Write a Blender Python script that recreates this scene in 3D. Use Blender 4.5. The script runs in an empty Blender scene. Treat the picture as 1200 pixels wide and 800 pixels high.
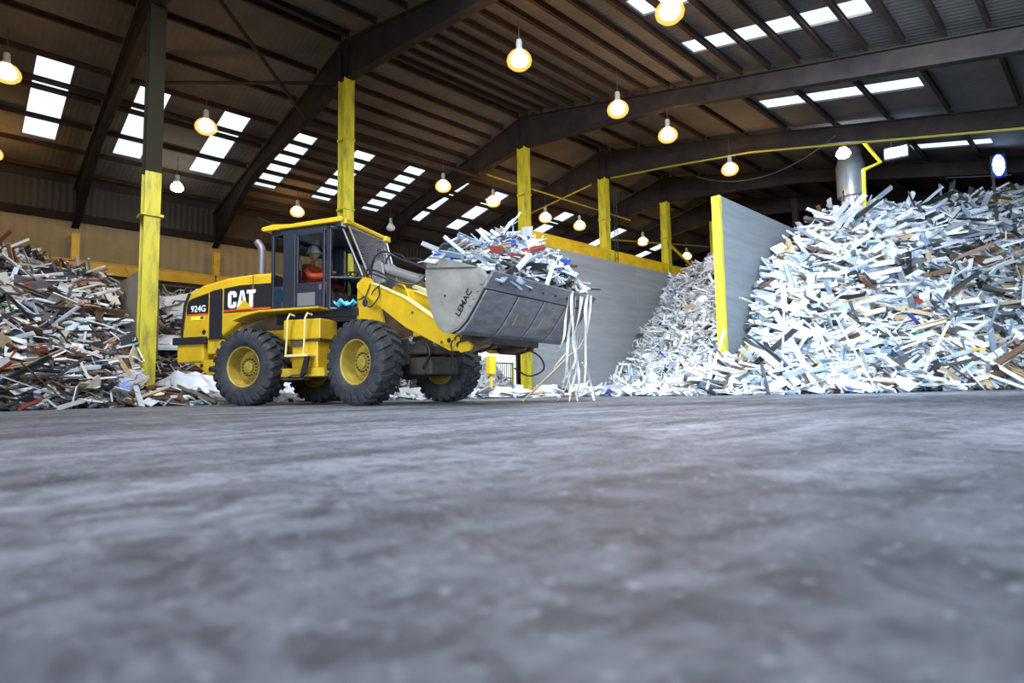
import bpy, math, random
import numpy as np
from math import sin, cos, pi, radians, atan, sqrt, hypot
from mathutils import Vector, Matrix
random.seed(7)
sc = bpy.context.scene
COL = sc.collection

# ------------------------------------------------------------------ camera
# world: x runs along the line of yellow columns, y across the hall towards the back wall
FPX, CAMH = 690.0, 0.21
AZ, PITCH, ROLL = radians(46.2), atan(56 / 690.0), radians(0.93)
_fw = Vector((cos(AZ) * cos(PITCH), sin(AZ) * cos(PITCH), sin(PITCH)))
_rt = Vector((sin(AZ), -cos(AZ), 0))
_up = _rt.cross(_fw)
_r2 = _rt * cos(ROLL) - _up * sin(ROLL)
_u2 = _rt * sin(ROLL) + _up * cos(ROLL)
cd = bpy.data.cameras.new('camera'); cam = bpy.data.objects.new('camera', cd); COL.objects.link(cam)
cam.matrix_world = Matrix(((_r2.x, _u2.x, -_fw.x, 0), (_r2.y, _u2.y, -_fw.y, 0), (_r2.z, _u2.z, -_fw.z, CAMH), (0, 0, 0, 1)))
cd.sensor_width = 36; cd.lens = FPX / 1200 * 36; cd.clip_start = 0.03; cd.clip_end = 400
cd.dof.use_dof = True; cd.dof.focus_distance = 10.0; cd.dof.aperture_fstop = 1.8
sc.camera = cam
# ------------------------------------------------------------------ view, world, lights
sc.view_settings.view_transform = 'Standard'; sc.view_settings.look = 'None'
sc.view_settings.gamma = 1; sc.view_settings.use_curve_mapping = False
sc.view_settings.exposure = 2.3
wd = bpy.data.worlds.new('world'); sc.world = wd; wd.use_nodes = True
bg = wd.node_tree.nodes['Background']; bg.inputs[0].default_value = (0.66, 0.83, 1.0, 1); bg.inputs[1].default_value = 0.36

def area(name, loc, target, sx, sy, power, color, spread=80):
    l = bpy.data.lights.new(name, 'AREA'); l.shape = 'RECTANGLE'; l.size = sx; l.size_y = sy
    l.energy = power; l.color = color; l.spread = radians(spread)
    o = bpy.data.objects.new(name, l); COL.objects.link(o); o.location = loc
    o.rotation_euler = (Vector(target) - Vector(loc)).to_track_quat('-Z', 'Y').to_euler(); return o
# fill lights added on the camera's side, standing in for door daylight
area('door_fill', (-6.5, -4.0, 2.6), (16, 8.5, 2.0), 11, 4.5, 120, (0.74, 0.87, 1.0), 62)
area('door_fill', (9.0, -8.7, 2.6), (18, 5, 2.0), 9, 4.0, 40, (0.62, 0.80, 1.0), 75)
# area lights added overhead, out of view, to brighten heaps, loader and floor
area('overhead_fill', (9.6, 1.4, 6.75), (18.5, 4.0, 2.6), 2.6, 3.6, 245, (0.68, 0.84, 1.0), 110)
area('overhead_fill', (5.6, 4.6, 7.45), (15.5, 10.5, 0.8), 2.6, 3.6, 300, (0.74, 0.87, 1.0), 110)
area('overhead_fill', (1.4, 7.4, 8.0), (4.2, 15.0, 0.8), 2.6, 3.0, 115, (0.85, 0.92, 1.0), 110)
area('overhead_fill', (3.2, 2.3, 6.7), (3.5, 2.7, 0.0), 2.2, 2.6, 84, (0.80, 0.87, 1.0), 100)

# ------------------------------------------------------------------ helpers
def XZ(X, Z):      # metres right of / ahead of the camera -> world x, y
    return (X * sin(AZ) + Z * cos(AZ), -X * cos(AZ) + Z * sin(AZ))
def to_XZ(x, y):
    return (x * sin(AZ) - y * cos(AZ), x * cos(AZ) + y * sin(AZ))

class MB:
    def __init__(s): s.v = []; s.f = []; s.m = []
    def add(s, vs, fs, mi=0):
        b = len(s.v); s.v.extend([tuple(p) for p in vs])
        for q in fs: s.f.append(tuple(b + i for i in q)); s.m.append(mi)
    def box(s, x0, x1, y0, y1, z0, z1, mi=0):
        v = [(x0, y0, z0), (x1, y0, z0), (x1, y1, z0), (x0, y1, z0), (x0, y0, z1), (x1, y0, z1), (x1, y1, z1), (x0, y1, z1)]
        s.add(v, [(0, 3, 2, 1), (4, 5, 6, 7), (0, 1, 5, 4), (1, 2, 6, 5), (2, 3, 7, 6), (3, 0, 4, 7)], mi)
    def prism_y(s, pts, y0, y1, mi=0):    # profile in x,z extruded along y
        n = len(pts); v = [(p[0], y0, p[1]) for p in pts] + [(p[0], y1, p[1]) for p in pts]
        f = [tuple(range(n)), tuple(range(2 * n - 1, n - 1, -1))]
        f += [(i, i + n, (i + 1) % n + n, (i + 1) % n) for i in range(n)]
        s.add(v, f, mi)
    def prism_x(s, pts, x0, x1, mi=0):
        n = len(pts); v = [(x0, p[0], p[1]) for p in pts] + [(x1, p[0], p[1]) for p in pts]
        f = [tuple(range(n)), tuple(range(2 * n - 1, n - 1, -1))]
        f += [(i, i + n, (i + 1) % n + n, (i + 1) % n) for i in range(n)]
        s.add(v, f, mi)
    def tube(s, path, r, n=8, mi=0, cap=True):
        P = [Vector(p) for p in path]; rr = r if isinstance(r, (list, tuple)) else [r] * len(P)
        ref = Vector((0, 0, 1)); d0 = (P[1] - P[0]).normalized()
        if abs(d0.dot(ref)) > .9: ref = Vector((1, 0, 0))
        a = d0.cross(ref).normalized(); vs = []; fs = []
        for i, p in enumerate(P):
            if i == 0: d = P[1] - P[0]
            elif i == len(P) - 1: d = P[-1] - P[-2]
            else: d = (P[i + 1] - P[i]).normalized() + (P[i] - P[i - 1]).normalized()
            d.normalize(); a = (a - d * a.dot(d)).normalized(); b = d.cross(a)
            for k in range(n):
                t = 2 * pi * k / n; vs.append(p + (a * cos(t) + b * sin(t)) * rr[i])
        for i in range(len(P) - 1):
            for k in range(n):
                fs.append((i * n + k, i * n + (k + 1) % n, (i + 1) * n + (k + 1) % n, (i + 1) * n + k))
        if cap: fs.append(tuple(range(n - 1, -1, -1))); fs.append(tuple(range((len(P) - 1) * n, len(P) * n)))
        s.add(vs, fs, mi)
    def lathe(s, prof, c=(0, 0, 0), axis='y', n=32, mi=0):   # prof: (r, h)
        vs = []; fs = []
        for (r, h) in prof:
            for k in range(n):
                t = 2 * pi * k / n
                if axis == 'y': vs.append((c[0] + r * cos(t), c[1] + h, c[2] + r * sin(t)))
                else: vs.append((c[0] + r * cos(t), c[1] + r * sin(t), c[2] + h))
        for i in range(len(prof) - 1):
            for k in range(n): fs.append((i * n + k, i * n + (k + 1) % n, (i + 1) * n + (k + 1) % n, (i + 1) * n + k))
        s.add(vs, fs, mi)
    def ball(s, c, r, n=14, m=9, sx=1, sy=1, sz=1, mi=0):
        vs = []; fs = []
        for i in range(m + 1):
            ph = pi * i / m
            for k in range(n):
                t = 2 * pi * k / n; vs.append((c[0] + r * sx * sin(ph) * cos(t), c[1] + r * sy * sin(ph) * sin(t), c[2] + r * sz * cos(ph)))
        for i in range(m):
            for k in range(n): fs.append((i * n + k, (i + 1) * n + k, (i + 1) * n + (k + 1) % n, i * n + (k + 1) % n))
        s.add(vs, fs, mi)
    def build(s, name, mats, parent=None, loc=(0, 0, 0), rz=0, smooth=False, bevel=0, fix=True):
        me = bpy.data.meshes.new(name); me.from_pydata(s.v, [], s.f)
        if not isinstance(mats, (list, tuple)): mats = [mats]
        for m in mats: me.materials.append(m)
        me.polygons.foreach_set('material_index', s.m)
        if fix:
            import bmesh
            bm = bmesh.new(); bm.from_mesh(me); bmesh.ops.recalc_face_normals(bm, faces=bm.faces); bm.to_mesh(me); bm.free()
        if smooth:
            me.polygons.foreach_set('use_smooth', [True] * len(me.polygons)); me.set_sharp_from_angle(angle=radians(38))
        me.update()
        o = bpy.data.objects.new(name, me); COL.objects.link(o)
        o.location = loc; o.rotation_euler = (0, 0, rz)
        if parent: o.parent = parent
        if bevel:
            b = o.modifiers.new('bevel', 'BEVEL'); b.width = bevel; b.segments = 2; b.limit_method = 'ANGLE'; b.angle_limit = radians(40)
        return o

def tag(o, label=None, cat=None, group=None, kind=None):
    if label: o['label'] = label
    if cat: o['category'] = cat
    if group: o['group'] = group
    if kind: o['kind'] = kind
    return o
def empty(name, loc=(0, 0, 0), rz=0):
    o = bpy.data.objects.new(name, None); COL.objects.link(o); o.location = loc; o.rotation_euler = (0, 0, rz); o.empty_display_size = .2; return o
def copy_tree(o, parent=None):
    c = o.copy(); COL.objects.link(c)
    if parent: c.parent = parent
    for ch in list(o.children): copy_tree(ch, c)
    return c

# ------------------------------------------------------------------ materials
def mat(name, col, rough=.6, metal=0, col2=None, scale=3.0, detail=6, bump=0, bscale=30, spec=.5, contrast=(.35, .65), stretch=None, coord='Object'):
    m = bpy.data.materials.new(name); m.use_nodes = True; nt = m.node_tree; N = nt.nodes; L = nt.links
    b = N['Principled BSDF']; b.inputs['Roughness'].default_value = rough; b.inputs['Metallic'].default_value = metal
    b.inputs['Base Color'].default_value = (*col, 1); b.inputs['Specular IOR Level'].default_value = spec
    tc = N.new('ShaderNodeTexCoord'); mp = N.new('ShaderNodeMapping'); L.new(tc.outputs[coord], mp.inputs[0])
    if stretch: mp.inputs['Scale'].default_value = stretch
    if col2:
        n = N.new('ShaderNodeTexNoise'); n.inputs['Scale'].default_value = scale; n.inputs['Detail'].default_value = detail; n.inputs['Roughness'].default_value = .65
        r = N.new('ShaderNodeValToRGB'); r.color_ramp.elements[0].position = contrast[0]; r.color_ramp.elements[1].position = contrast[1]
        r.color_ramp.elements[0].color = (*col, 1); r.color_ramp.elements[1].color = (*col2, 1)
        L.new(mp.outputs[0], n.inputs[0]); L.new(n.outputs[0], r.inputs[0]); L.new(r.outputs[0], b.inputs['Base Color'])
    if bump:
        n2 = N.new('ShaderNodeTexNoise'); n2.inputs['Scale'].default_value = bscale; n2.inputs['Detail'].default_value = 4
        bp = N.new('ShaderNodeBump'); bp.inputs['Strength'].default_value = bump; bp.inputs['Distance'].default_value = .02
        L.new(mp.outputs[0], n2.inputs[0]); L.new(n2.outputs[0], bp.inputs['Height']); L.new(bp.outputs[0], b.inputs['Normal'])
    return m
def emis(name, col, st):
    m = bpy.data.materials.new(name); m.use_nodes = True; nt = m.node_tree
    nt.nodes.remove(nt.nodes['Principled BSDF']); e = nt.nodes.new('ShaderNodeEmission'); e.inputs[0].default_value = (*col, 1); e.inputs[1].default_value = st
    nt.links.new(e.outputs[0], nt.nodes['Material Output'].inputs[0]); return m
def clear(name, tint, gloss=.1, rough=.02):
    m = bpy.data.materials.new(name); m.use_nodes = True; nt = m.node_tree; N = nt.nodes; L = nt.links
    N.remove(N['Principled BSDF']); t = N.new('ShaderNodeBsdfTransparent'); t.inputs[0].default_value = (*tint, 1)
    g = N.new('ShaderNodeBsdfGlossy'); g.inputs['Roughness'].default_value = rough; mx = N.new('ShaderNodeMixShader'); mx.inputs[0].default_value = gloss
    L.new(t.outputs[0], mx.inputs[1]); L.new(g.outputs[0], mx.inputs[2]); L.new(mx.outputs[0], N['Material Output'].inputs[0]); return m

M = {}
M['yellow'] = mat('loader_yellow', (.64, .39, .012), .4, 0, (.50, .31, .015), 2.5, bump=.05)
M['yellow_frame'] = mat('loader_yellow_worn', (.62, .40, .02), .55, 0, (.30, .19, .02), 5, contrast=(.45, .75))
M['rim'] = mat('rim_yellow', (.42, .29, .035), .5, 0, (.17, .12, .03), 7, contrast=(.4, .8))
M['cream'] = mat('cream_handrail', (.75, .62, .28), .5)
M['black'] = mat('black_paint', (.018, .018, .022), .4)
M['cabblack'] = mat('cab_black', (.022, .024, .035), .35)
M['decal_black'] = mat('decal_black', (.012, .010, .010), .5)
M['white'] = mat('decal_white', (.85, .85, .85), .5)
M['red'] = mat('decal_red', (.65, .06, .02), .5)
M['rubber'] = mat('tyre_rubber', (.016, .017, .022), .7, 0, (.042, .042, .048), 6, bump=.3, bscale=40)
M['grey_panel'] = mat('grey_panel', (.13, .13, .14), .6)
M['steel'] = mat('bucket_steel', (.33, .31, .28), .5, .2, (.17, .155, .135), 3.0, bump=.12, bscale=14, contrast=(.3, .75))
M['steel2'] = mat('bucket_shell_steel', (.06, .06, .065), .6, .2, (.03, .03, .033), 2.5, bump=.1, bscale=12, contrast=(.3, .7), stretch=(1, .5, 1.5))
M['wear'] = mat('bucket_wear_plate', (.30, .30, .315), .45, .25, (.12, .12, .13), 3.5, contrast=(.3, .75), stretch=(1, 1, 4))
M['rust'] = mat('rusty_dark_steel', (.05, .035, .025), .7, .2, (.12, .07, .04), 6)
M['dark'] = mat('dark_machinery', (.02, .018, .016), .7, 0, (.05, .04, .03), 8)
M['chrome'] = mat('chrome_rod', (.75, .77, .8), .18, 1)
M['barrel'] = mat('cylinder_barrel', (.35, .34, .34), .35, .6)
M['hose'] = mat('rubber_hose', (.015, .015, .018), .4)
M['glass'] = clear('cab_glass', (.90, .93, .96), .012)
M['tint'] = clear('tinted_glass', (.30, .36, .45), .004)
M['exhaust'] = mat('exhaust_grey', (.16, .14, .15), .5, .5)
M['lamp_lens'] = mat('work_lamp_lens', (.5, .55, .6), .15, .2)
M['skin'] = mat('skin', (.42, .22, .14), .6)
M['jacket'] = mat('orange_red_jacket', (.78, .09, .03), .8, 0, (.6, .06, .02), 10)
M['trousers'] = mat('navy_trousers', (.03, .04, .09), .8)
M['hat'] = mat('hard_hat_grey_green', (.46, .52, .46), .35)
M['bluecloth'] = mat('light_blue_cloth', (.12, .5, .8), .7)
# building
M['col'] = mat('column_yellow_paint', (.50, .42, .02), .55, 0, (.17, .15, .03), 2.4, contrast=(.46, .74), stretch=(3, 3, .6), bump=.05)
M['col_dark'] = mat('column_upper_dark', (.022, .019, .010), .8, spec=.15)  # upper length of the leftmost column, darker than its yellow shaft
M['beam'] = mat('beam_yellow_paint', (.74, .44, .01), .5, 0, (.50, .30, .02), 1.5)
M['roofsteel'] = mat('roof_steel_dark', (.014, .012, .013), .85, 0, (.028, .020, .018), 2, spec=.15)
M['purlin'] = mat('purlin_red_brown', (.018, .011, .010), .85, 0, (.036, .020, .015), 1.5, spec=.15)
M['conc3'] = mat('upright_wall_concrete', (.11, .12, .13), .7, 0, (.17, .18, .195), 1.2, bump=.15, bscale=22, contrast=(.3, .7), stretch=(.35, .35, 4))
M['conc'] = mat('push_wall_concrete', (.20, .205, .215), .7, 0, (.28, .285, .30), 1.2, bump=.15, bscale=22, contrast=(.3, .7), stretch=(.35, .35, 4))
M['conc2'] = mat('partition_concrete', (.26, .23, .19), .8, 0, (.34, .31, .27), 1.4, bump=.1)
M['duct'] = mat('galvanised_duct', (.55, .58, .60), .3, .7, (.40, .44, .48), 3)
M['lamp_body'] = mat('lamp_housing', (.42, .42, .42), .5, .4)
M['globe'] = emis('sodium_lamp_glow', (1.0, .62, .25), 15)
M['globe_white'] = emis('white_lamp_glow', (1.0, .90, .72), 16)
M['globe_cool'] = emis('cool_lamp_glow', (.75, .92, 1.0), 16)
M['flood'] = emis('blue_flood_glow', (.45, .65, 1.0), 6)
M['flood_rim'] = emis('blue_fringe_glow', (.02, .10, 1.0), .14)  # blue fringe of the floodlight's glare, drawn as a glowing shell
M['lamp_halo'] = None
M['skylight'] = clear('rooflight_sheet', (.95, .98, 1.0), .01, .3)
M['cable'] = M['hose']
M['film'] = mat('plastic_film', (.62, .72, .82), .22, 0, (.92, .93, .95), 3, bump=.6, bscale=6)
M['pipe'] = mat('pipe_olive_yellow', (.22, .18, .02), .6)
M['gate'] = mat('gate_yellow', (.75, .55, .02), .5)

def corrugated(name, c1, c2, axis, freq, rough=.7, bumpst=.6):
    m = mat(name, c1, rough, 0, c2, .9, contrast=(.3, .75)); nt = m.node_tree; N = nt.nodes; L = nt.links
    b = N['Principled BSDF']; tc = N.new('ShaderNodeTexCoord'); w = N.new('ShaderNodeTexWave'); w.bands_direction = axis; w.inputs['Scale'].default_value = freq
    w.wave_profile = 'SIN'; L.new(tc.outputs['Object'], w.inputs[0]); bp = N.new('ShaderNodeBump'); bp.inputs['Strength'].default_value = bumpst; bp.inputs['Distance'].default_value = .03
    L.new(w.outputs[1], bp.inputs['Height']); L.new(bp.outputs[0], b.inputs['Normal']); return m
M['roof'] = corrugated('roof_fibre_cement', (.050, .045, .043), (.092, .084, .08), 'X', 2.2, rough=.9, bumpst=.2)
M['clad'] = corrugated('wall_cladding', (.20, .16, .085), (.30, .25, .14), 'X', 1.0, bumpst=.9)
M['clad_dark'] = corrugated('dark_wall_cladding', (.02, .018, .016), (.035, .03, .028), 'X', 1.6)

# floor: worn dusty yard slab with tyre scuffs
def floor_mat():
    m = bpy.data.materials.new('dusty_slab'); m.use_nodes = True; nt = m.node_tree; N = nt.nodes; L = nt.links; b = N['Principled BSDF']
    tc = N.new('ShaderNodeTexCoord')
    def noise(sc_, det, rough=.6, dist=0, st=None):
        mp = N.new('ShaderNodeMapping'); L.new(tc.outputs['Object'], mp.inputs[0])
        if st: mp.inputs['Scale'].default_value = st[0]; mp.inputs['Rotation'].default_value = (0, 0, st[1])
        n = N.new('ShaderNodeTexNoise'); n.inputs['Scale'].default_value = sc_; n.inputs['Detail'].default_value = det; n.inputs['Roughness'].default_value = rough; n.inputs['Distortion'].default_value = dist
        L.new(mp.outputs[0], n.inputs[0]); return n
    def ramp(n, p0, p1, c0, c1):
        r = N.new('ShaderNodeValToRGB'); r.color_ramp.elements[0].position = p0; r.color_ramp.elements[1].position = p1
        r.color_ramp.elements[0].color = (*c0, 1); r.color_ramp.elements[1].color = (*c1, 1); L.new(n.outputs[0], r.inputs[0]); return r
    def mix(a, c, fac, mode='MIX'):
        x = N.new('ShaderNodeMix'); x.data_type = 'RGBA'; x.blend_type = mode
        if hasattr(fac, 'outputs'): L.new(fac.outputs[0], x.inputs[0])
        else: x.inputs[0].default_value = fac
        L.new(a, x.inputs[6])
        if isinstance(c, tuple): x.inputs[7].default_value = (*c, 1)
        else: L.new(c, x.inputs[7])
        return x.outputs[2]
    base = ramp(noise(.45, 8, .6, .6), .32, .68, (.165, .175, .205), (.31, .325, .37))
    streak = ramp(noise(1.0, 7, .65, 1.2, ((.5, 2.2, 1), radians(-25))), .40, .60, (.42, .42, .44), (1, 1, 1))
    cc = mix(base.outputs[0], streak.outputs[0], .95, 'MULTIPLY')
    cracks = ramp(noise(8.0, 9, .78, 1.0), .40, .56, (.24, .24, .26), (1, 1, 1))
    cc = mix(cc, cracks.outputs[0], .85, 'MULTIPLY')
    spk = ramp(noise(38, 3, .55), .62, .72, (0, 0, 0), (1, 1, 1))
    cc = mix(cc, (.32, .33, .36), spk)
    spk2 = ramp(noise(60, 2, .5), .30, .36, (1, 1, 1), (0, 0, 0))
    cc = mix(cc, (.07, .07, .08), spk2)
    L.new(cc, b.inputs['Base Color']); b.inputs['Roughness'].default_value = .55; b.inputs['Specular IOR Level'].default_value = .35
    bp = N.new('ShaderNodeBump'); bp.inputs['Strength'].default_value = .5; bp.inputs['Distance'].default_value = .012
    L.new(noise(22, 6, .6).outputs[0], bp.inputs['Height'])
    bp2 = N.new('ShaderNodeBump'); bp2.inputs['Strength'].default_value = .4; bp2.inputs['Distance'].default_value = .05
    L.new(noise(3, 4, .6, 1).outputs[0], bp2.inputs['Height']); L.new(bp.outputs[0], bp2.inputs['Normal']); L.new(bp2.outputs[0], b.inputs['Normal'])
    return m
M['floor'] = floor_mat()

# ================================================================== building
V0, CTOP, SL = 14.08, 9.87, .22          # ridge line (also the column line), sheet height there, roof pitch
VB, VF, UL, UR = 24.8, -9.0, -6.5, 44.0
def sheet(v): return CTOP - SL * abs(v - V0)
mb = MB(); mb.box(-14, 50, -30, 32, -.3, 0); tag(mb.build('floor', M['floor']), kind='structure')

# rooflight strips: (u0,u1,v0,v1)
strips = [(u, u + .78, 18.5, 22.35) for u in (1.28, 3.55, 5.80, 8.03, 10.28, 12.53, 14.78, 17.07, 19.35, 21.6, 23.85, 26.1, 28.4, 30.7)]
strips += [(9.9, 10.6, 2.95, 6.75), (12.1, 12.75, 2.95, 6.75), (16.3, 17.0, 2.95, 6.75), (21.7, 22.3, 2.3, 4.3), (25.6, 26.2, 2.3, 4.3)]
strips += [(u, u + .7, -.4, 3.2) for u in (8.3, 9.3)] + [(u, u + .7, 2.9, 6.4) for u in (4.6, 5.7)] + [(u, u + .7, 5.9, 8.9) for u in (.4, 1.5)] + [(u, u + .7, .9, 3.9) for u in (2.2, 3.3)]  # rooflight strips made up to go with the overhead fill lights
us = sorted({UL, UR} | {a for s in strips for a in s[:2]}); vs_ = sorted({VF, V0, VB + .1} | {a for s in strips for a in s[2:]})
mb = MB()
for i in range(len(us) - 1):
    for j in range(len(vs_) - 1):
        uc, vc = (us[i] + us[i + 1]) / 2, (vs_[j] + vs_[j + 1]) / 2
        if any(s[0] < uc < s[1] and s[2] < vc < s[3] for s in strips): continue
        q = [(us[i], vs_[j]), (us[i + 1], vs_[j]), (us[i + 1], vs_[j + 1]), (us[i], vs_[j + 1])]
        v = [(a, b, sheet(b)) for a, b in q] + [(a, b, sheet(b) + .05) for a, b in q]
        mb.add(v, [(0, 3, 2, 1), (4, 5, 6, 7), (0, 1, 5, 4), (1, 2, 6, 5), (2, 3, 7, 6), (3, 0, 4, 7)])
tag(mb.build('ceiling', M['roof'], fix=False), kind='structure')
for k, (u0, u1, v0, v1) in enumerate(strips):
    mb = MB(); q = [(u0, v0), (u1, v0), (u1, v1), (u0, v1)]
    v = [(a, b, sheet(b) + .035) for a, b in q] + [(a, b, sheet(b) + .045) for a, b in q]
    mb.add(v, [(0, 3, 2, 1), (4, 5, 6, 7), (0, 1, 5, 4), (1, 2, 6, 5), (2, 3, 7, 6), (3, 0, 4, 7)])
    tag(mb.build('window_%d' % (k + 1), M['skylight'], fix=False), kind='structure')

# walls
mb = MB()
D0, D1 = 20.6, 24.2                       # doorway in the back wall seen under the bucket
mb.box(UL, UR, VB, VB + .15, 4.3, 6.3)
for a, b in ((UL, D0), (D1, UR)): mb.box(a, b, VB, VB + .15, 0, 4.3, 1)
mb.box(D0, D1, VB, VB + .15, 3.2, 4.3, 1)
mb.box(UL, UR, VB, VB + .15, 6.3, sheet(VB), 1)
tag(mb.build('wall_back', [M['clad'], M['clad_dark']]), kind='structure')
mb = MB(); mb.prism_x([(VB, 0), (VB, sheet(VB)), (V0, CTOP), (VF, sheet(VF)), (VF, 0)], UR, UR + .2)
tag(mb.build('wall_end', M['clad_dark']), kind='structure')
mb = MB(); mb.box(26, UR, VF - .15, VF, 0, sheet(VF))
tag(mb.build('wall_right', M['clad_dark']), kind='structure')
mb = MB(); mb.prism_x([(VB, 0), (VB, sheet(VB)), (V0, CTOP), (6, sheet(6)), (6, 0)], UL - .2, UL)
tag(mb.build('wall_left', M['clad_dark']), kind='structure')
# eaves strip, pale lintel beam over the doorway
mb = MB(); mb.box(D0 - .2, D1 + .2, VB - .12, VB, 3.05, 3.35)
tag(mb.build('trim_1', mat('lintel_grey', (.3, .28, .27), .7)), kind='structure')
mb = MB(); mb.box(UL, UR, VB - .1, VB, 6.22, 6.5)
tag(mb.build('trim_2', M['roofsteel']), kind='structure')

# ---- frames
FR = [-1.55, 2.95, 7.45, 14.2, 18.75, 23.3, 27.9, 32.5, 37.1]
ordn = ['off the left edge', 'over the leftmost yellow column', 'over the column just behind the loader cab', 'over the column behind the bucket', 'over the column with the ladder',
        'over the fourth column from the left', 'over the column hidden by the upright grey wall', 'far down the hall', 'farthest down the hall']
ordn[5] = 'over the column right of the ladder'
def under(v):
    d = abs(v - V0); a = 8.60 - .112 * d if d < 5.9 else 9.2 - SL * d
    if v > 21: a = min(a, (9.2 - SL * (21 - V0)) - (v - 21) / 3.8 * 1.7 - .0)
    return a
def rafter(u, idx):
    vv = [VF, -4, 2, 8.18, 11, 12.6, V0, 15.6, 17.2, 19.98, 21, 22.3, 23.5, VB - .02]
    mb = MB()
    top = [(v, 9.72 - SL * abs(v - V0)) for v in vv]; bot = [(v, under(v)) for v in vv]
    def strip(a, b, x0, x1):
        n = len(a)
        for i in range(n - 1):
            v = [(x, *p) for x in (x0, x1) for p in (a[i], a[i + 1], b[i + 1], b[i])]
            mb.add(v, [(0, 1, 2, 3), (7, 6, 5, 4), (0, 4, 5, 1), (1, 5, 6, 2), (2, 6, 7, 3), (3, 7, 4, 0)])
    strip(top, bot, u - .012, u + .012)
    strip([(v, z + .0) for v, z in top], [(v, z - .03) for v, z in top], u - .11, u + .11)
    strip([(v, z + .03) for v, z in bot], bot, u - .11, u + .11)
    for v in (V0 - .17, V0 + .17): mb.box(u - .1, u + .1, v - .01, v + .01, under(v), 9.6 - SL * .2)
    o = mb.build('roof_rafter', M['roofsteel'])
    tag(o, 'dark haunched steel roof frame ' + ordn[idx], 'roof beam', 'steel roof frames')
for i, u in enumerate(FR): rafter(u, i)

def hcol(u, v, z0, z1, name, material, parent=None, w=.30, d=.34, mi=0, mb=None):
    m = mb or MB()
    t = .03
    m.box(u - w / 2, u + w / 2, v - d / 2, v - d / 2 + t, z0, z1, mi); m.box(u - w / 2, u + w / 2, v + d / 2 - t, v + d / 2, z0, z1, mi)
    m.box(u - .012, u + .012, v - d / 2 + t, v + d / 2 - t, z0, z1, mi)
    m.box(u + w / 2 - .1, u + w / 2 - .085, v - d / 2 + t, v + d / 2 - t, z0, z1, mi)
    m.box(u - w / 2 + .085, u - w / 2 + .1, v - d / 2 + t, v + d / 2 - t, z0, z1, mi)
    return m
clab = ['', 'tall yellow painted steel column at the left beside the low partition', 'yellow steel column rising directly behind the loader cab', 'yellow steel column rising behind the bucket load',
        'yellow steel column with a dark ladder beside it', 'yellow steel column right of the laddered column', 'yellow steel column partly hidden by the upright grey wall', '', '']
for i, u in enumerate(FR):
    if i in (0, 7, 8): continue
    t = empty('steel_column', (u, V0, 0)); tag(t, clab[i], 'column', 'yellow columns along the hall')
    if i == 1:
        m = hcol(0, 0, .02, 4.9, '', None); m.build('column_shaft', M['col'], t)
        m = hcol(0, 0, 4.9, 8.6, '', None); tag(m.build('column_head', M['col_dark'], t), 'dark upper length')
        mb = MB(); mb.box(.15, .19, -.14, .14, 1.0, 2.4); mb.build('bump_plate', M['rust'], t)
        mb = MB(); mb.box(-.21, .21, -.21, .21, 3.95, 4.0); mb.build('collar', M['col'], t)
    else:
        m = hcol(0, 0, .02, 8.6, '', None); m.build('column_shaft', M['col'], t)
        for z in (5.0, 6.9):
            mb = MB(); mb.box(-.17, .17, -.19, .19, z, z + .05); mb.build('collar', M['col'], t)
    mb = MB(); mb.box(-.26, .26, -.26, .26, 0, .025); mb.build('base_plate', M['rust'], t)
# short yellow posts under rafters on the back wall
for i, u in enumerate(FR[:7]):
    m = hcol(u, VB - .22, 4.85, 5.75, '', None, w=.22, d=.26)
    tag(m.build('wall_post', M['beam']), 'short yellow stub post under the frame ' + ordn[i], 'post', 'stub posts on the back wall')

# ---- purlins, per bay
def purl(u0, u1, v, name='roof_purlin'):
    mb = MB(); z = sheet(v) - .005
    y = .035
    mb.box(u0, u1, v - .04, v + .04, z - .025, z); mb.box(u0, u1, v - .012, v + .012, z - .125, z); mb.box(u0, u1, v - .04, v + .04, z - .14, z - .12)
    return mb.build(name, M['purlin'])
bayname = ['far left bay', 'bay left of the cab', 'wide bay over the loader', 'bay right of the bucket', 'bay beyond the ladder', 'bay over the grey upright wall', 'seventh bay', 'farthest bay']
ORD = ['first', 'second', 'third', 'fourth', 'fifth', 'sixth', 'seventh', 'eighth', 'ninth', 'tenth', 'eleventh', 'twelfth', 'thirteenth', 'fourteenth', 'fifteenth', 'sixteenth', 'seventeenth', 'eighteenth', 'nineteenth', 'twentieth'] + ['lowest'] * 20
def in_view(p, m=170):
    d = Vector(p) - cam.matrix_world.translation; z = d.dot(_fw)
    if z < .5: return False
    x, y = FPX * d.dot(_r2) / z, FPX * d.dot(_u2) / z
    return abs(x) < 600 + m and abs(y) < 400 + m
for b in range(len(FR) - 1):
    u0, u1 = FR[b] + .12, FR[b + 1] - .12
    dense = (b == 2); p = 1.372 / (2 if dense else 1)
    for side in (0, 1):
        off = 22.5 - V0 if side == 0 else V0 - 5.49
        k0 = off % p; d = k0 if k0 > .25 else k0 + p; n = 0
        while True:
            v = V0 + d if side == 0 else V0 - d
            if v > VB - .3 or v < VF + .3: break
            if any(in_view((u0 + (u1 - u0) * t, v, sheet(v))) for t in (0, .25, .5, .75, 1)):
                o = purl(u0, u1, v)
                tag(o, '%s roof purlin from the ridge on the %s slope, %s' % (ORD[n], 'left' if side == 0 else 'right', bayname[b]), 'roof purlin', 'roof purlins of the %s' % bayname[b])
            d += p; n += 1
    if b > 0:
        o = purl(u0, u1, V0 + .1); tag(o, 'ridge purlin along the apex of the ' + bayname[b], 'roof purlin', 'ridge purlins')
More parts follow.
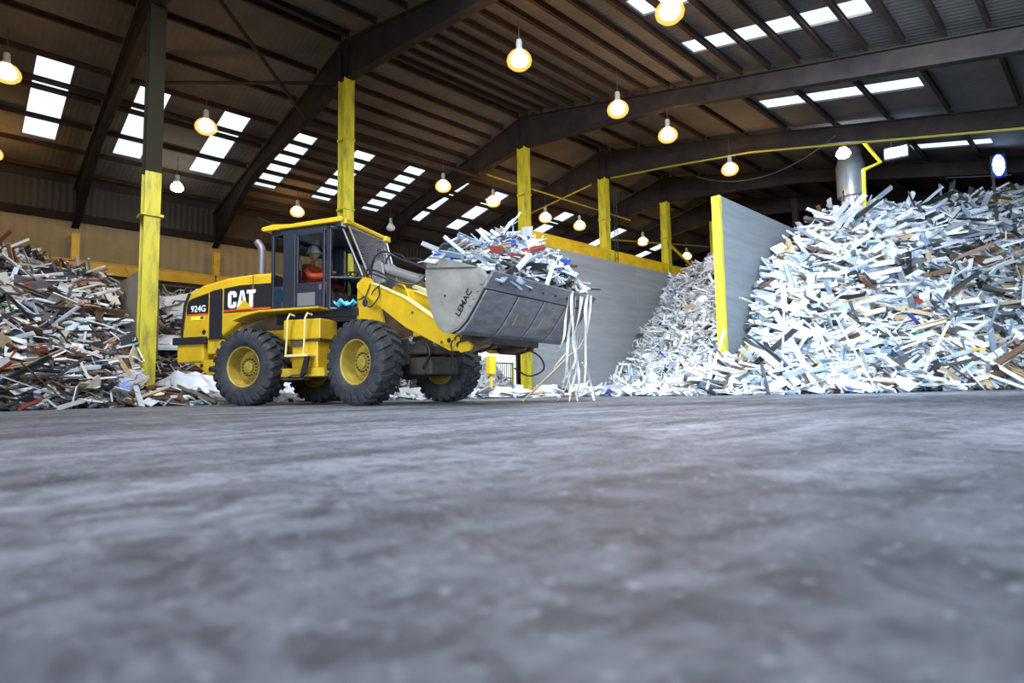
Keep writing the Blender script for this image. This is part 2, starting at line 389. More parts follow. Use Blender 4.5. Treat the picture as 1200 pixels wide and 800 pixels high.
# extra dark bar crossing the rooflights in the normal bays
for b in (0, 1, 3, 4):
    o = purl(FR[b] + .12, FR[b + 1] - .12, 19.42); tag(o, 'thin dark bar crossing the left rooflights, ' + bayname[b], 'roof bar', 'rooflight cross bars')
# ---- braces
def rod(name, pts, r, m, lab, cat, group=None, n=8):
    mb = MB(); mb.tube(pts, r, n); return tag(mb.build(name, m, smooth=True), lab, cat, group)
rod('roof_brace', [(2.95, 12.3, 9.0), (7.45, 16.5, 8.35)], .05, M['roofsteel'], 'thin diagonal steel brace between the roof frames left of the cab', 'brace', 'roof braces')
rod('roof_brace', [(2.95, 17.5, 8.3), (7.45, 14.6, 8.75)], .045, M['roofsteel'], 'thin diagonal steel brace crossing the first one near the ridge', 'brace', 'roof braces')
rod('roof_brace', [(7.45, 16.6, 8.3), (14.2, 16.6, 8.3)], .06, M['roofsteel'], 'long dark tie tube running across the wide bay above the loader', 'brace', 'roof braces')
rod('roof_brace', [(14.2, 16.0, 8.2), (23.3, 16.0, 8.2)], .035, M['pipe'], 'thin yellow tie tube running behind the ladder column', 'brace', 'roof braces')
rod('diagonal_strut', [(23.35, 14.2, 6.9), (26.8, 14.2, 5.6)], .06, M['beam'], 'slanting yellow strut from the column right of the ladder', 'brace')
rod('diagonal_strut', [(18.8, 14.35, 6.2), (27.8, 14.35, 7.3)], .035, M['pipe'], 'thin yellow rail crossing behind the columns above the push wall', 'brace')
# horizontal yellow beams
mb = MB()
for a, b in ((UL, 0.9), (.95, 7.4), (7.45, 14.1), (14.15, UR)):
    y0, y1 = VB - .36, VB - .1
    mb.box(a, b, y0, y1, 4.42, 4.46); mb.box(a, b, y0, y1, 4.81, 4.85); mb.box(a, b, y0 + .02, y0 + .05, 4.46, 4.81)
tag(mb.build('crane_beam', M['beam'], bevel=.006), 'long yellow horizontal beam along the back wall', 'beam')
mb = MB()
for a, b in ((14.4, 18.6), (18.9, 23.15), (23.45, 28.)):
    y0, y1 = V0 - .15, V0 + .15
    mb.box(a, b, y0, y1, 5.18, 5.22); mb.box(a, b, y0, y1, 5.66, 5.70); mb.box(a, b, y0 + .01, y0 + .04, 5.22, 5.66)
tag(mb.build('crane_beam', M['beam'], bevel=.006), 'yellow horizontal beam on top of the long grey push wall', 'beam')

# ladder beside the third column
t = empty('ladder', (19.25, 13.9, 5.2)); tag(t, 'dark narrow steel ladder beside the yellow column', 'ladder')
for s in (-.09, .09):
    mb = MB(); mb.tube([(s, 0, 0), (s, 0, 3.1)], .015, 6); mb.build('rail', M['dark'], t)
for k in range(11):
    mb = MB(); mb.tube([(-.09, 0, .2 + k * .27), (.09, 0, .2 + k * .27)], .011, 6); mb.build('rung', M['dark'], t)

# ---- concrete walls
mb = MB(); mb.box(14.26, 29, V0 - .42, V0 - .2, 0, 5.15)
for u in (20.3, 25.0): mb.box(u - .02, u + .02, V0 - .424, V0 - .2, 0, 5.15, 1)
o = tag(mb.build('wall_divider', [M['conc'], M['conc2']]), kind='structure')
t = empty('push_wall_post', (14.2, 7.05, 0)); tag(t, 'bright yellow steel post capping the end of the upright grey wall', 'post')
mb = MB(); mb.box(-.10, .02, -.11, -.01, 0, 5.1); mb.build('post_flange', M['col'], t)
mb = MB(); mb.box(-.10, .02, -.01, .11, 0, 5.1); mb.build('post_web', M['col'], t)
mb = MB(); mb.box(14.22, 26.0, 6.95, 7.15, 0, 5.1); tag(mb.build('wall_upright', M['conc3'], bevel=.01), kind='structure')
mb = MB(); mb.box(2.86, 3.04, 14.3, VB, 0, 2.88); tag(mb.build('wall_partition', M['conc2']), kind='structure')

# ---- duct, yellow pipes, cable, dark post
t = empty('extract_duct', (21.7, 6.0, 0)); tag(t, 'round galvanised extract duct standing behind the large right scrap heap', 'duct')
mb = MB(); mb.lathe([(.001, 0.0), (.33, 0.0), (.33, 6.5)], axis='z'); mb.build('duct_pipe', M['duct'], t, smooth=True)
mb = MB(); mb.lathe([(.33, 6.42), (.44, 6.46), (.44, 7.5), (.36, 7.8), (.36, 8.05)], axis='z'); mb.build('duct_hood', M['duct'], t, smooth=True)
for z in (5.2, 6.0):
    mb = MB(); mb.lathe([(.335, z), (.35, z + .01), (.35, z + .05), (.335, z + .06)], axis='z'); mb.build('joint_band', M['duct'], t, smooth=True)
u = 18.62
rod('yellow_pipe', [(u, v, under(v) - .07) for v in (VF + .5, -3, 2, 5, 8, 11, 13.6)], .035, M['pipe'], 'long yellow pipe clipped under the roof frame over the laddered column', 'pipe', n=8)
rod('yellow_pipe', [(u, v, under(v) - .07) for v in (14.6, 16.5, 18.5, 20.5)], .035, M['pipe'], 'yellow pipe under the left half of the same roof frame', 'pipe', n=8)
rod('yellow_pipe', [(19.75, 5.1, 7.6), (20.3, 4.78, 6.94), (19.92, 5.15, 6.70), (19.85, 5.2, 4.6)], .06, M['gate'], 'yellow pipe dropping beside the round duct', 'pipe', n=8)
rod('hanging_cable', [(18.7, 10 - k * .45, 7.55 - .65 * (1 - ((k - 5) / 5.) ** 2)) for k in range(11)], .02, M['cable'], 'black cable sagging between roof frames left of the duct', 'cable')
x_, y_ = XZ(23.0 * .495, 23.0)
mb = hcol(x_, y_, .02, 7.6, '', None, w=.2, d=.2); tag(mb.build('dark_post', M['roofsteel']), 'dark steel post behind the right heap left of the duct', 'post')

# ---- lamps
def halo_mat():  # warm halo round the lamps, added as a faintly glowing shell
    m = bpy.data.materials.new('halo_glow'); m.use_nodes = True; nt = m.node_tree; N = nt.nodes; L = nt.links; N.remove(N['Principled BSDF'])
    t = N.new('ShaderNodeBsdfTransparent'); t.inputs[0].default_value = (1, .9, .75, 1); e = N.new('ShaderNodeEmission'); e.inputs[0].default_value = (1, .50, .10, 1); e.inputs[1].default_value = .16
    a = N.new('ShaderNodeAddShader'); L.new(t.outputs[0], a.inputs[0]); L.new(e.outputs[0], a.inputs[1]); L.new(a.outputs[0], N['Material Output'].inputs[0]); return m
M['lamp_halo'] = halo_mat()
def make_lamp(globe):
    t = empty('hall_lamp')
    mb = MB(); mb.tube([(0, 0, .42), (0, 0, 1.0)], .012, 6); mb.build('hanging_rod', M['dark'], t)
    mb = MB(); mb.lathe([(.001, .44), (.055, .44), (.065, .40), (.065, .26), (.10, .2), (.105, .17), (.001, .17)], axis='z', n=20); mb.build('ballast_housing', M['lamp_body'], t, smooth=True)
    mb = MB(); mb.lathe([(.001, -.13), (.08, -.125), (.15, -.09), (.19, -.03), (.195, .01), (.17, .08), (.125, .13), (.10, .17), (.001, .17)], axis='z', n=24)
    mb.build('glowing_globe', globe, t, smooth=True)
    if 'sodium' in globe.name:
        mb = MB(); mb.lathe([(.12, .19), (.19, .14), (.25, .06), (.27, -.02), (.25, -.10), (.18, -.17), (.09, -.20), (.001, -.205)], axis='z', n=24); mb.build('halo_shell', M['lamp_halo'], t, smooth=True)
    return t
L1 = [(8.5, 8.5, 7.2, 'largest glowing lamp above the middle of the wide bay'), (9.45, 5.45, 7.2, 'lamp at the top edge beside the rooflight'), (11.9, 8.42, 7.2, 'lamp under the frame right of the largest lamp'),
      (14.2, 8.4, 7.2, 'lamp hanging right of the frame over the bucket column'), (18.0, 8.45, 7.2, 'lamp hanging over the upright grey wall'), (4.6, 16.25, 7.2, 'yellow glowing lamp just right of the leftmost column'),
      (9.5, 21.8, 7.2, 'lamp just above the loader cab roof'), (.62, 16.3, 7.2, 'lamp at the left edge of the picture'), (.62, 22.1, 7.2, 'lamp cut by the left edge, lower of two'), (12.0, 15.8, 7.2, 'lamp over the rooflights left of the bucket load'),
      (14.4, 15.9, 7.2, 'lamp just left of the bucket column'), (17.4, 16.05, 7.2, 'lamp just right of the bucket column'), (19.4, 15.9, 7.2, 'lamp beside the laddered column'), (23.9, 15.7, 7.2, 'small distant lamp between the laddered column and its neighbour'),
      (28.5, 16.0, 7.2, 'smallest distant lamp right of the columns')]
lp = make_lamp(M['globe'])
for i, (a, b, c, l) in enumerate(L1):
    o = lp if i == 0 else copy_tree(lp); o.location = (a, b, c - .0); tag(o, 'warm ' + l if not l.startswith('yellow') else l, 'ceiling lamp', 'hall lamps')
lw = make_lamp(M['globe_white']); lw.location = (5.3, 21.7, 7.15); tag(lw, 'white glowing lamp with visible housing right of the leftmost column', 'ceiling lamp', 'hall lamps')
lc = make_lamp(M['globe_cool']); lc.location = (19.3, 5.5, 7.15); tag(lc, 'cool white lamp hanging in front of the round duct', 'ceiling lamp', 'hall lamps')
lo = make_lamp(mat('unlit_lamp_glass', (.7, .75, .78), .2)); lo.location = (13.5, 21.5, 7.2); tag(lo, 'unlit pale glass lamp hanging right of the loader cab', 'ceiling lamp', 'hall lamps')
# floodlights at the far right
def flood(loc, w, h, lab, slats):
    t = empty('flood_lamp', loc, AZ - pi / 2 - .6); tag(t, lab, 'floodlight')
    mb = MB(); mb.box(-w / 2 - .04, w / 2 + .04, .03, .22, -h / 2 - .04, h / 2 + .04); mb.build('lamp_housing', M['dark'], t, bevel=.01)
    if not slats:
        mb = MB(); mb.ball((0, 0, 0), .15, 20, 14, .95, .35, 2.1); mb.build('light_tube', M['flood'], t, smooth=True); mb = MB(); mb.ball((0, .03, 0), .19, 20, 14, .95, .3, 2.0); mb.build('blue_fringe', M['flood_rim'], t, smooth=True)
    for k in range(slats):
        z = -h / 2 + h * (k + .5) / slats
        mb = MB(); mb.tube([(-w / 2, 0, z), (w / 2, 0, z)], h / slats * .36, 8); mb.build('light_tube', M['flood'], t)
flood((22.6, 2.26, 6.70), .30, .62, 'blue white floodlight shining above the right scrap heap crest', 0)
rod('lamp_mast', [(22.72, 2.42, 0), (22.72, 2.42, 6.5)], .04, M['dark'], 'dark mast carrying the floodlight behind the right heap', 'post')
flood((20.06, 4.31, 7.05), .55, .30, 'blue strip light cluster under the dark roof at the right', 4)
rod('lamp_hanger', [(20.12, 4.42, 7.2), (20.12, 4.42, 7.7)], .02, M['dark'], 'short dark rod holding the blue strip lights', 'rod')

# ---- yellow gate in the far doorway
t = empty('yard_gate', (21.9, VB - .3, 0)); tag(t, 'yellow barred gate standing in the bright doorway under the bucket', 'gate')
mb = MB()
for x in (-1.6, 0, 1.6): mb.box(x - .05, x + .05, -.04, .04, 0, 1.75)
for z in (.08, .85, 1.7): mb.box(-1.6, 1.6, -.035, .035, z - .04, z + .04)
mb.build('gate_frame', M['gate'], t)
for k in range(19):
    x = -1.44 + k * .16; mb = MB(); mb.box(x - .028, x + .028, -.012, .012, .85, 1.7); mb.build('gate_bar', M['gate'], t)
for k in range(8):
    x = -1.44 + k * .41; mb = MB(); mb.box(x - .03, x + .03, -.012, .012, .08, .85); mb.build('gate_bar', M['gate'], t)

t = empty('valve_stand', (10.65, 11.95, 0)); tag(t, 'small bright yellow box on a thin post seen under the bucket beside the far tyre', 'post box')
mb = MB(); mb.box(-.10, .10, -.10, .10, .62, 1.12); mb.build('box', M['gate'], t, bevel=.02)
mb = MB(); mb.box(-.03, .03, -.03, .03, 0, .62); mb.box(-.12, .12, -.12, .12, 0, .02); mb.build('stand_post', M['gate'], t)

# ================================================================== wheel loader
CR = AZ - pi / 2
RA, FA = CR - radians(18.5), CR - radians(34.6)
HX, HY = XZ(-2.88, 10.63)
ld = empty('wheel_loader', (HX, HY, 0), RA)
tag(ld, 'yellow articulated wheel loader carrying a raised bucket full of scrap', 'wheel loader')
FR_ROT = FA - RA
def fpart(mb, name, m, parent=None, **k):
    o = mb.build(name, m, parent or ld, **k)
    if parent is None: o.rotation_euler = (0, 0, FR_ROT)
    return o
TR = .955; TYR = .66
# ---- tyres
def tyre_mesh():
    mb = MB()
    prof = [(.335, -.17), (.36, -.205), (.46, -.235), (.56, -.225), (.605, -.195), (.620, -.15), (.628, 0), (.620, .15), (.605, .195), (.56, .225), (.46, .235), (.36, .205), (.335, .17)]
    mb.lathe(prof, (0, 0, 0), 'y', 64)
    n = 24
    for k in range(n):
        for s in (-1, 1):
            a0 = 2 * pi * (k + (0 if s < 0 else .5)) / n
            # lug: from shoulder to the centre, slanting round the tyre
            path = [(.235, .53, 0.0), (.232, .60, .01), (.205, .648, .03), (.12, .662, .075), (.015, .664, .13)]
            vs = []; 
            hw = [.075, .072, .068, .058, .048]
            for (yy, r, da), w in zip(path, hw):
                for (dr, dw) in ((0, -w), (0, w), (-.06, w * 1.15), (-.06, -w * 1.15)):
                    a = a0 + da + dw
                    vs.append(((r + dr) * cos(a), s * (yy if dr == 0 else yy * .97), (r + dr) * sin(a)))
            fs = [(0, 1, 2, 3), (16, 19, 18, 17)]
            for i in range(4):
                for q in range(4): fs.append((i * 4 + q, (i + 1) * 4 + q, (i + 1) * 4 + (q + 1) % 4, i * 4 + (q + 1) % 4))
            mb.add(vs, fs)
    return mb
def make_wheel():
    ty = tyre_mesh().build('tyre', M['rubber'], ld, smooth=True)
    mb = MB()   # outer side is -y
    mb.lathe([(.345, -.17), (.355, -.19), (.338, -.195), (.322, -.18), (.312, -.10), (.300, .02), (.295, .06), (.23, .075), (.19, .03), (.185, .0), (.001, .0)], n=40)
    mb.lathe([(.345, .17), (.34, .19), (.32, .18), (.30, .08), (.295, .06)], n=40)
    ri = mb.build('wheel_rim', M['rim'], ty, smooth=True)
    mb = MB(); mb.lathe([(.175, .0), (.17, -.03), (.10, -.035), (.095, -.075), (.08, -.085), (.001, -.085)], n=28)
    for k in range(16):
        t = 2 * pi * k / 16; c = (.142 * cos(t), 0, .142 * sin(t)); mb.lathe([(.016, -.02), (.016, -.055), (.001, -.058)], c, 'y', 6, mi=1)
    mb.build('wheel_hub', [M['rim'], M['dark']], ty, smooth=True)
    return ty
w0 = make_wheel()
cf, sf = cos(FR_ROT), sin(FR_ROT)
for i, (x, y, fr) in enumerate(((-1.4, -TR, 0), (-1.4, TR, 0), (1.4, -TR, 1), (1.4, TR, 1))):
    o = w0 if i == 0 else copy_tree(w0, ld)
    if fr: o.location = (x * cf - y * sf, x * sf + y * cf, TYR); o.rotation_euler = (0, .21, FR_ROT + (pi if y > 0 else 0))
    else: o.location = (x, y, TYR); o.rotation_euler = (0, .4 * i, pi if y > 0 else 0)

# ---- rear body
HW = .62
hood = [(-3.33, 1.22), (-3.35, 1.32), (-3.28, 1.93), (-3.18, 2.12), (-2.87, 2.26), (-2.27, 2.355), (-1.7, 2.38), (-1.22, 2.37), (-1.22, 1.60), (-1.55, 1.60), (-1.97, 1.52), (-2.24, 1.36), (-2.52, 1.2)]
mb = MB(); mb.prism_y(hood, -HW, HW); hood_o = mb.build('engine_hood', M['yellow'], ld, bevel=.05)
mb = MB(); mb.box(-1.705, -1.69, -HW - .004, HW + .004, 1.62, 2.35); mb.build('panel_seam', M['black'], hood_o)
mb = MB(); mb.prism_y([(-3.37, 1.25), (-3.41, 1.35), (-3.345, 1.92), (-3.24, 2.13), (-3.18, 2.12), (-3.28, 1.93), (-3.33, 1.3)], -HW + .01, HW - .01); mb.build('radiator_grille', M['black'], ld, bevel=.01)
y0, y1 = -HW - .006, -HW + .01
def decal(name, pts, m, yy=0):
    for s in (1, -1):
        mb = MB(); mb.prism_y(pts, s * (y0 - yy), s * y1); mb.build(name, m, hood_o)
decal('model_decal', [(-3.24, 1.72), (-3.235, 1.93), (-3.16, 2.0), (-3.0, 2.04), (-2.72, 2.10), (-2.72, 1.72)], M['decal_black'])
decal('side_vent', [(-2.69, 1.22), (-2.69, 2.11), (-2.6, 2.135), (-2.42, 2.16), (-2.39, 2.13), (-2.39, 1.23)], M['black'], .004)
decal('name_decal', [(-2.36, 1.70), (-2.36, 2.155), (-2.0, 2.19), (-1.715, 2.19), (-1.715, 1.70)], M['decal_black'])
decal('name_decal', [(-1.68, 1.70), (-1.68, 2.19), (-1.23, 2.18), (-1.23, 1.70)], M['decal_black'])
decal('red_stripe', [(-3.24, 1.695), (-3.24, 1.72), (-2.72, 1.72), (-2.72, 1.695)], M['red'], .001)
decal('red_stripe', [(-2.36, 1.72), (-2.36, 1.75), (-1.23, 1.75), (-1.23, 1.72)], M['red'], .001)
decal('pale_sticker', [(-3.13, 1.60), (-3.13, 1.67), (-2.82, 1.67), (-2.82, 1.60)], mat('pale_yellow_sticker', (.9, .7, .05), .5), .001)
decal('dark_mark', [(-2.9, 1.615), (-2.9, 1.665), (-2.83, 1.665), (-2.83, 1.615)], M['black'], .003)
decal('dark_mark', [(-2.84, 1.33), (-2.86, 1.38), (-2.81, 1.42), (-2.76, 1.37), (-2.8, 1.32)], M['black'], .003)
for s in (1, -1):
    mb = MB(); mb.prism_y([(-2.06, 1.74), (-1.88, 1.90), (-1.70, 1.74)] if s > 0 else [(-2.06, 1.74), (-1.88, 1.90), (-1.70, 1.74)], s * (y0 - .006), s * y1); mb.build('yellow_triangle', M['yellow'], hood_o)
dg = None
def text_mesh(s, size, sx=1.0, ext=.004, bold=.0):
    cu = bpy.data.curves.new('t', 'FONT'); cu.body = s; cu.size = size; cu.extrude = ext; cu.offset = bold; cu.resolution_u = 3
    o = bpy.data.objects.new('t', cu); COL.objects.link(o); bpy.context.view_layer.update()
    me = bpy.data.meshes.new_from_object(o.evaluated_get(bpy.context.evaluated_depsgraph_get()))
    bpy.data.objects.remove(o); bpy.data.curves.remove(cu)
    for v in me.vertices: v.co.x *= sx
    return me
def put_text(name, s, size, sx, bold, m, parent, mtx, space=None):
    me = text_mesh(s, size, sx, .003, bold); me.materials.clear(); me.materials.append(m); me.name = name
    o = bpy.data.objects.new(name, me); COL.objects.link(o); o.parent = parent; o.matrix_local = mtx; return o
RX = Matrix.Rotation(pi / 2, 4, 'X')
# big three-letter name built as block letters
def poly_letters(name, polys, m, ypos, parent):
    mb = MB()
    for p in polys: mb.prism_y(p, ypos - .004, ypos + .006)
    return mb.build(name, m, parent)
def CATP(x, z, h, mirror=False):
    w = h * .62; t = h * .24; P = []
    # C
    P += [[(x, z + .04), (x, z + h - .04), (x + .05, z + h), (x + .05, z)], [(x + .05, z), (x + .05, z + h), (x + t, z + h), (x + t, z)],
          [(x + t, z), (x + t, z + h * .2), (x + w, z + h * .2), (x + w, z + .04), (x + w - .04, z)], [(x + t, z + h * .8), (x + t, z + h), (x + w - .04, z + h), (x + w, z + h - .04), (x + w, z + h * .8)],
          [(x + w - t, z + h * .2), (x + w - t, z + h * .36), (x + w, z + h * .36), (x + w, z + h * .2)], [(x + w - t, z + h * .64), (x + w - t, z + h * .8), (x + w, z + h * .8), (x + w, z + h * .64)]]
    # A
    a = x + w + .015; aw = h * .72
    P += [[(a, z), (a + aw * .34, z + h), (a + aw * .5, z + h), (a + t, z)], [(a + aw * .5, z + h), (a + aw * .66, z + h), (a + aw, z), (a + aw - t, z)], [(a + aw * .3, z + h * .2), (a + aw * .36, z + h * .38), (a + aw * .64, z + h * .38), (a + aw * .7, z + h * .2)]]
    # T
    b = a + aw - .01; bw = h * .62
    P += [[(b, z + h * .8), (b, z + h), (b + bw, z + h), (b + bw, z + h * .8)], [(b + bw / 2 - t / 2, z), (b + bw / 2 - t / 2, z + h * .8), (b + bw / 2 + t / 2, z + h * .8), (b + bw / 2 + t / 2, z)]]
    return P
P = CATP(-2.26, 1.775, .315)
poly_letters('name_lettering', P, M['white'], y0 - .002, hood_o)
# mirrored so that it reads correctly from the far side as well
poly_letters('name_lettering', [[(-3.90 - x, z) for x, z in p] for p in P], M['white'], HW + .008, hood_o)
put_text('model_number', '924G', .17, .95, .002, M['white'], hood_o, Matrix.Translation((-3.14, y0 - .001, 1.755)) @ RX)
for s in (1, -1):
    mb = MB(); mb.prism_y([(-2.07, 1.745), (-1.88, 1.915), (-1.69, 1.745)], s * (y0 - .012), s * (y0 - .005)); mb.build('yellow_triangle', M['yellow'], hood_o)
# counterweight, hitch
mb = MB(); mb.box(-3.42, -2.78, -.66, .66, .80, 1.17); mb.build('counterweight', M['yellow'], ld, bevel=.03)
mb = MB(); mb.box(-3.50, -2.72, -.70, -.60, 1.14, 1.28); mb.box(-3.50, -3.3, -.60, .70, 1.14, 1.28); mb.build('rear_bumper', M['black'], ld, bevel=.02)
for s in (-.64, .56):
    mb = MB(); mb.prism_y([(-3.05, .80), (-2.85, .68), (-2.66, .56), (-2.50, .58), (-2.45, .75), (-2.6, .85)], s, s + .06); o = mb.build('tow_plate', M['yellow'], ld, bevel=.01)
    mb = MB(); mb.lathe([(.001, -.02), (.05, -.02), (.05, .08), (.001, .08)], (-2.6, s, .67), n=16); mb.lathe([(.001, -.02), (.035, -.02), (.035, .08), (.001, .08)], (-2.82, s, .74), n=16); mb.build('pin_hole', M['black'], o)
mb = MB(); mb.box(-2.75, -.75, -.46, .46, .75, 1.62); mb.box(-2.75, -2.4, -.6, .6, .95, 1.22); mb.build('rear_frame', M['yellow_frame'], ld, bevel=.02)
mb = MB(); mb.box(-2.0, -.9, -.55, .55, 1.35, 1.56); mb.build('engine_underpan', M['rust'], ld)
mb = MB(); mb.tube([(-1.4, -.8, TYR), (-1.4, .8, TYR)], .13, 14); mb.ball((-1.4, 0, TYR), .26); mb.build('rear_axle', M['dark'], ld, smooth=True)
# fenders and cab platform
for s in (-1, 1):
    mb = MB(); pf = [(-1.78, 1.475), (-1.55, 1.545), (-1.22, 1.60), (-.0, 1.60), (-.0, 1.635), (-1.22, 1.64), (-1.57, 1.58), (-1.80, 1.50)]
    a, b = sorted((s * .60, s * 1.02)); mb.prism_y(pf, a, b); mb.build('rear_fender', M['yellow'], ld, bevel=.008)
mb = MB(); mb.box(-1.2, .45, -.58, .58, 1.42, 1.62); mb.box(-.6, .5, -.62, .62, 1.50, 1.62); mb.build('cab_mount', M['black'], ld)
# right side tank, battery box, steps
mb = MB()
mb.box(-.72, .02, -.98, -.50, 1.10, 1.44); mb.build('service_box', M['yellow'], ld, bevel=.02)
mb = MB(); mb.box(-.58, -.06, -.93, -.45, .62, 1.08); mb.build('fuel_tank', M['yellow'], ld, bevel=.02)
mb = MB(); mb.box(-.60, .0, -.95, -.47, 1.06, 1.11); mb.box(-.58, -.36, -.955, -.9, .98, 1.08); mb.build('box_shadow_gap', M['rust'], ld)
mb = MB(); mb.box(-.78, .1, -.96, -.44, .48, .62); mb.build('belly_plate', M['yellow_frame'], ld)
mb = MB(); mb.box(-.72, .02, .50, .98, .62, 1.44); mb.build('hydraulic_tank', M['yellow'], ld, bevel=.02)
mb = MB(); mb.box(-.75, .1, -.5, .5, .50, 1.2); mb.build('articulation_frame', M['dark'], ld)
for x in (-.52, -.17):
    mb = MB(); mb.tube([(x + .04, -1.0, 1.50), (x + .02, -1.09, 1.52), (x, -1.12, 1.44), (x - .01, -1.12, 1.1), (x - .03, -1.12, .84)], .016, 8); mb.build('handrail', M['cream'], ld, smooth=True)
mb = MB(); mb.box(-.56, -.10, -1.14, -.92, .80, .84); mb.build('step', M['cream'], ld, bevel=.01)
mb = MB(); mb.prism_y([(-.16, .80), (-.09, .80), (-.15, .52), (-.24, .46), (-.24, .52)], -1.14, -1.08); mb.build('step_strap', M['black'], ld)
mb = MB(); mb.tube([(-.22, -1.12, .50), (-.40, -1.12, .50), (-.62, -1.12, .43)], .014, 6); mb.box(-.6, -.2, -1.14, -.94, .42, .45); mb.build('step', M['dark'], ld, bevel=.004)
# exhaust
mb = MB(); mb.tube([(-1.84, -.25, 2.3), (-1.84, -.25, 2.90), (-1.87, -.25, 2.98), (-1.96, -.25, 3.08)], .070, 14); mb.build('exhaust_stack', M['exhaust'], ld, smooth=True)
mb = MB(); mb.lathe([(.001, 2.46), (.07, 2.46), (.08, 2.40), (.08, 2.33)], (-2.08, -.3, 0), 'z', 16); mb.build('filler_cap', M['dark'], ld, smooth=True)
mb = MB(); mb.tube([(-1.05, -.5, 3.15), (-1.62, -.62, 3.42)], .006, 5); mb.build('aerial', M['black'], ld)

# ---- cab (rear frame)
CY = .74; ZB, ZS, ZT = 1.62, 2.10, 3.10
cab = empty('cab'); cab.parent = ld
def cpart(mb, name, m, **k): return mb.build(name, m, cab, **k)
for s in (-1, 1):
    sy = lambda a, b: sorted((s * a, s * b))
    a, b = sy(CY, CY - .05)
    mb = MB()
    mb.box(-1.20, -1.15, a, b, ZB, ZT)          # rear corner post
    mb.box(-.95, -.69, a, b, ZB, ZT)            # wide black post
    mb.box(-.05, .04, a, b, ZB, ZT)             # B post
    mb.box(-1.2, .04, a, b, 3.00, ZT)
    mb.box(-1.15, -.95, a, b, ZB, 2.08)
    cpart(mb, 'cab_side_frame', M['cabblack'], bevel=.01)
    a, b = sy(CY + .012, CY - .03)
    mb = MB(); mb.box(-.67, -.07, a, b, ZB + .02, ZS); mb.box(-.67, -.62, a, b, ZS, 3.0); mb.box(-.12, -.07, a, b, ZS, 3.0); mb.box(-.67, -.07, a, b, 2.95, 3.02)
    d = cpart(mb, 'cab_door', M['cabblack'], bevel=.01)
    a, b = sy(CY + .018, CY)
    mb = MB(); mb.box(-.62, -.26, a, b, 1.70, 1.93); mb.build('door_insert', M['grey_panel'], d)
    mb = MB(); mb.box(-.18, -.13, a, b, 1.96, 2.06); mb.build('door_latch', M['exhaust'], d)
    mb = MB(); yy = s * (CY + .045); mb.tube([(-.60, s * CY, 2.52), (-.56, yy, 2.52), (-.52, yy, 2.48), (-.52, yy, 2.2), (-.56, s * CY, 2.16)], .012, 6); mb.build('grab_handle', M['black'], d, smooth=True)
    a, b = sy(CY - .02, CY - .026)
    mb = MB(); mb.box(-.62, -.12, a, b, ZS, 2.96); cpart(mb, 'door_glass', M['glass'])
    mb = MB(); mb.box(-1.15, -.95, a, b, 2.08, 3.0); cpart(mb, 'rear_side_glass', M['glass'])
    # air inlet
    mb = MB(); a, b = sy(CY + .008, CY - .02); mb.prism_y([(-1.12, 1.80), (-1.13, 1.95), (-1.09, 2.02), (-.97, 2.03), (-.93, 1.98), (-.94, 1.84), (-.99, 1.78)], a, b); cpart(mb, 'air_inlet', mat('inlet_blue_black', (.01, .03, .05), .2))
    # angled front quarter: from B post (0.04, .74) to windscreen foot (.50,.46) / head (.20,.52)
    def q(pts): return [(x, s * y, z) for x, y, z in pts]
    def slab(pts, th, name, m):
        mb = MB(); P0 = [Vector(p) for p in q(pts)]; nrm = (P0[1] - P0[0]).cross(P0[2] - P0[0]).normalized() * th
        n = len(P0); mb.add([p for p in P0] + [p + nrm for p in P0], [tuple(range(n)), tuple(range(2 * n - 1, n - 1, -1))] + [(i, i + n, (i + 1) % n + n, (i + 1) % n) for i in range(n)])
        return cpart(mb, name, m)
    def onq(x, z):   # y on the quarter plane
        t = (x - .04) / .46; return .74 - .28 * t
    slab([(.05, .735, ZB), (.50, onq(.50, 0), ZB), (.50, onq(.5, 0), 2.14), (.05, .735, 2.14)], .006, 'lower_quarter_glass', M['tint'])
    slab([(.05, .735, 2.18), (.47, onq(.47, 0), 2.18), (.20, onq(.20, 0), 3.0), (.05, .735, 3.0)], .006, 'upper_quarter_glass', M['glass'])
    mb = MB()
    mb.tube(q([(.50, .46, ZB), (.50, .46, 2.16), (.19, .64, 3.08)]), .028, 6)
    mb.tube(q([(.04, .74, 2.16), (.50, .46, 2.16)]), .02, 6); mb.tube(q([(.04, .74, ZB), (.50, .46, ZB)]), .03, 6); mb.tube(q([(.04, .74, 3.03), (.2, .64, 3.03)]), .03, 6)
    cpart(mb, 'front_pillar', M['cabblack'])
    # chrome-like grab rail on the front pillar
    mb = MB(); mb.tube(q([(.53, .52, 2.2), (.24, .68, 3.0)]), .012, 6); mb.build('grab_rail', M['barrel'], cab)
    # work lamp
    mb = MB(); mb.box(.16, .26, *sy(.62, .76), 3.02, 3.14); w = cpart(mb, 'work_lamp', M['black'], bevel=.01)
    mb = MB(); mb.box(.26, .27, *sy(.63, .75), 3.03, 3.13); mb.build('lamp_lens', M['lamp_lens'], w)
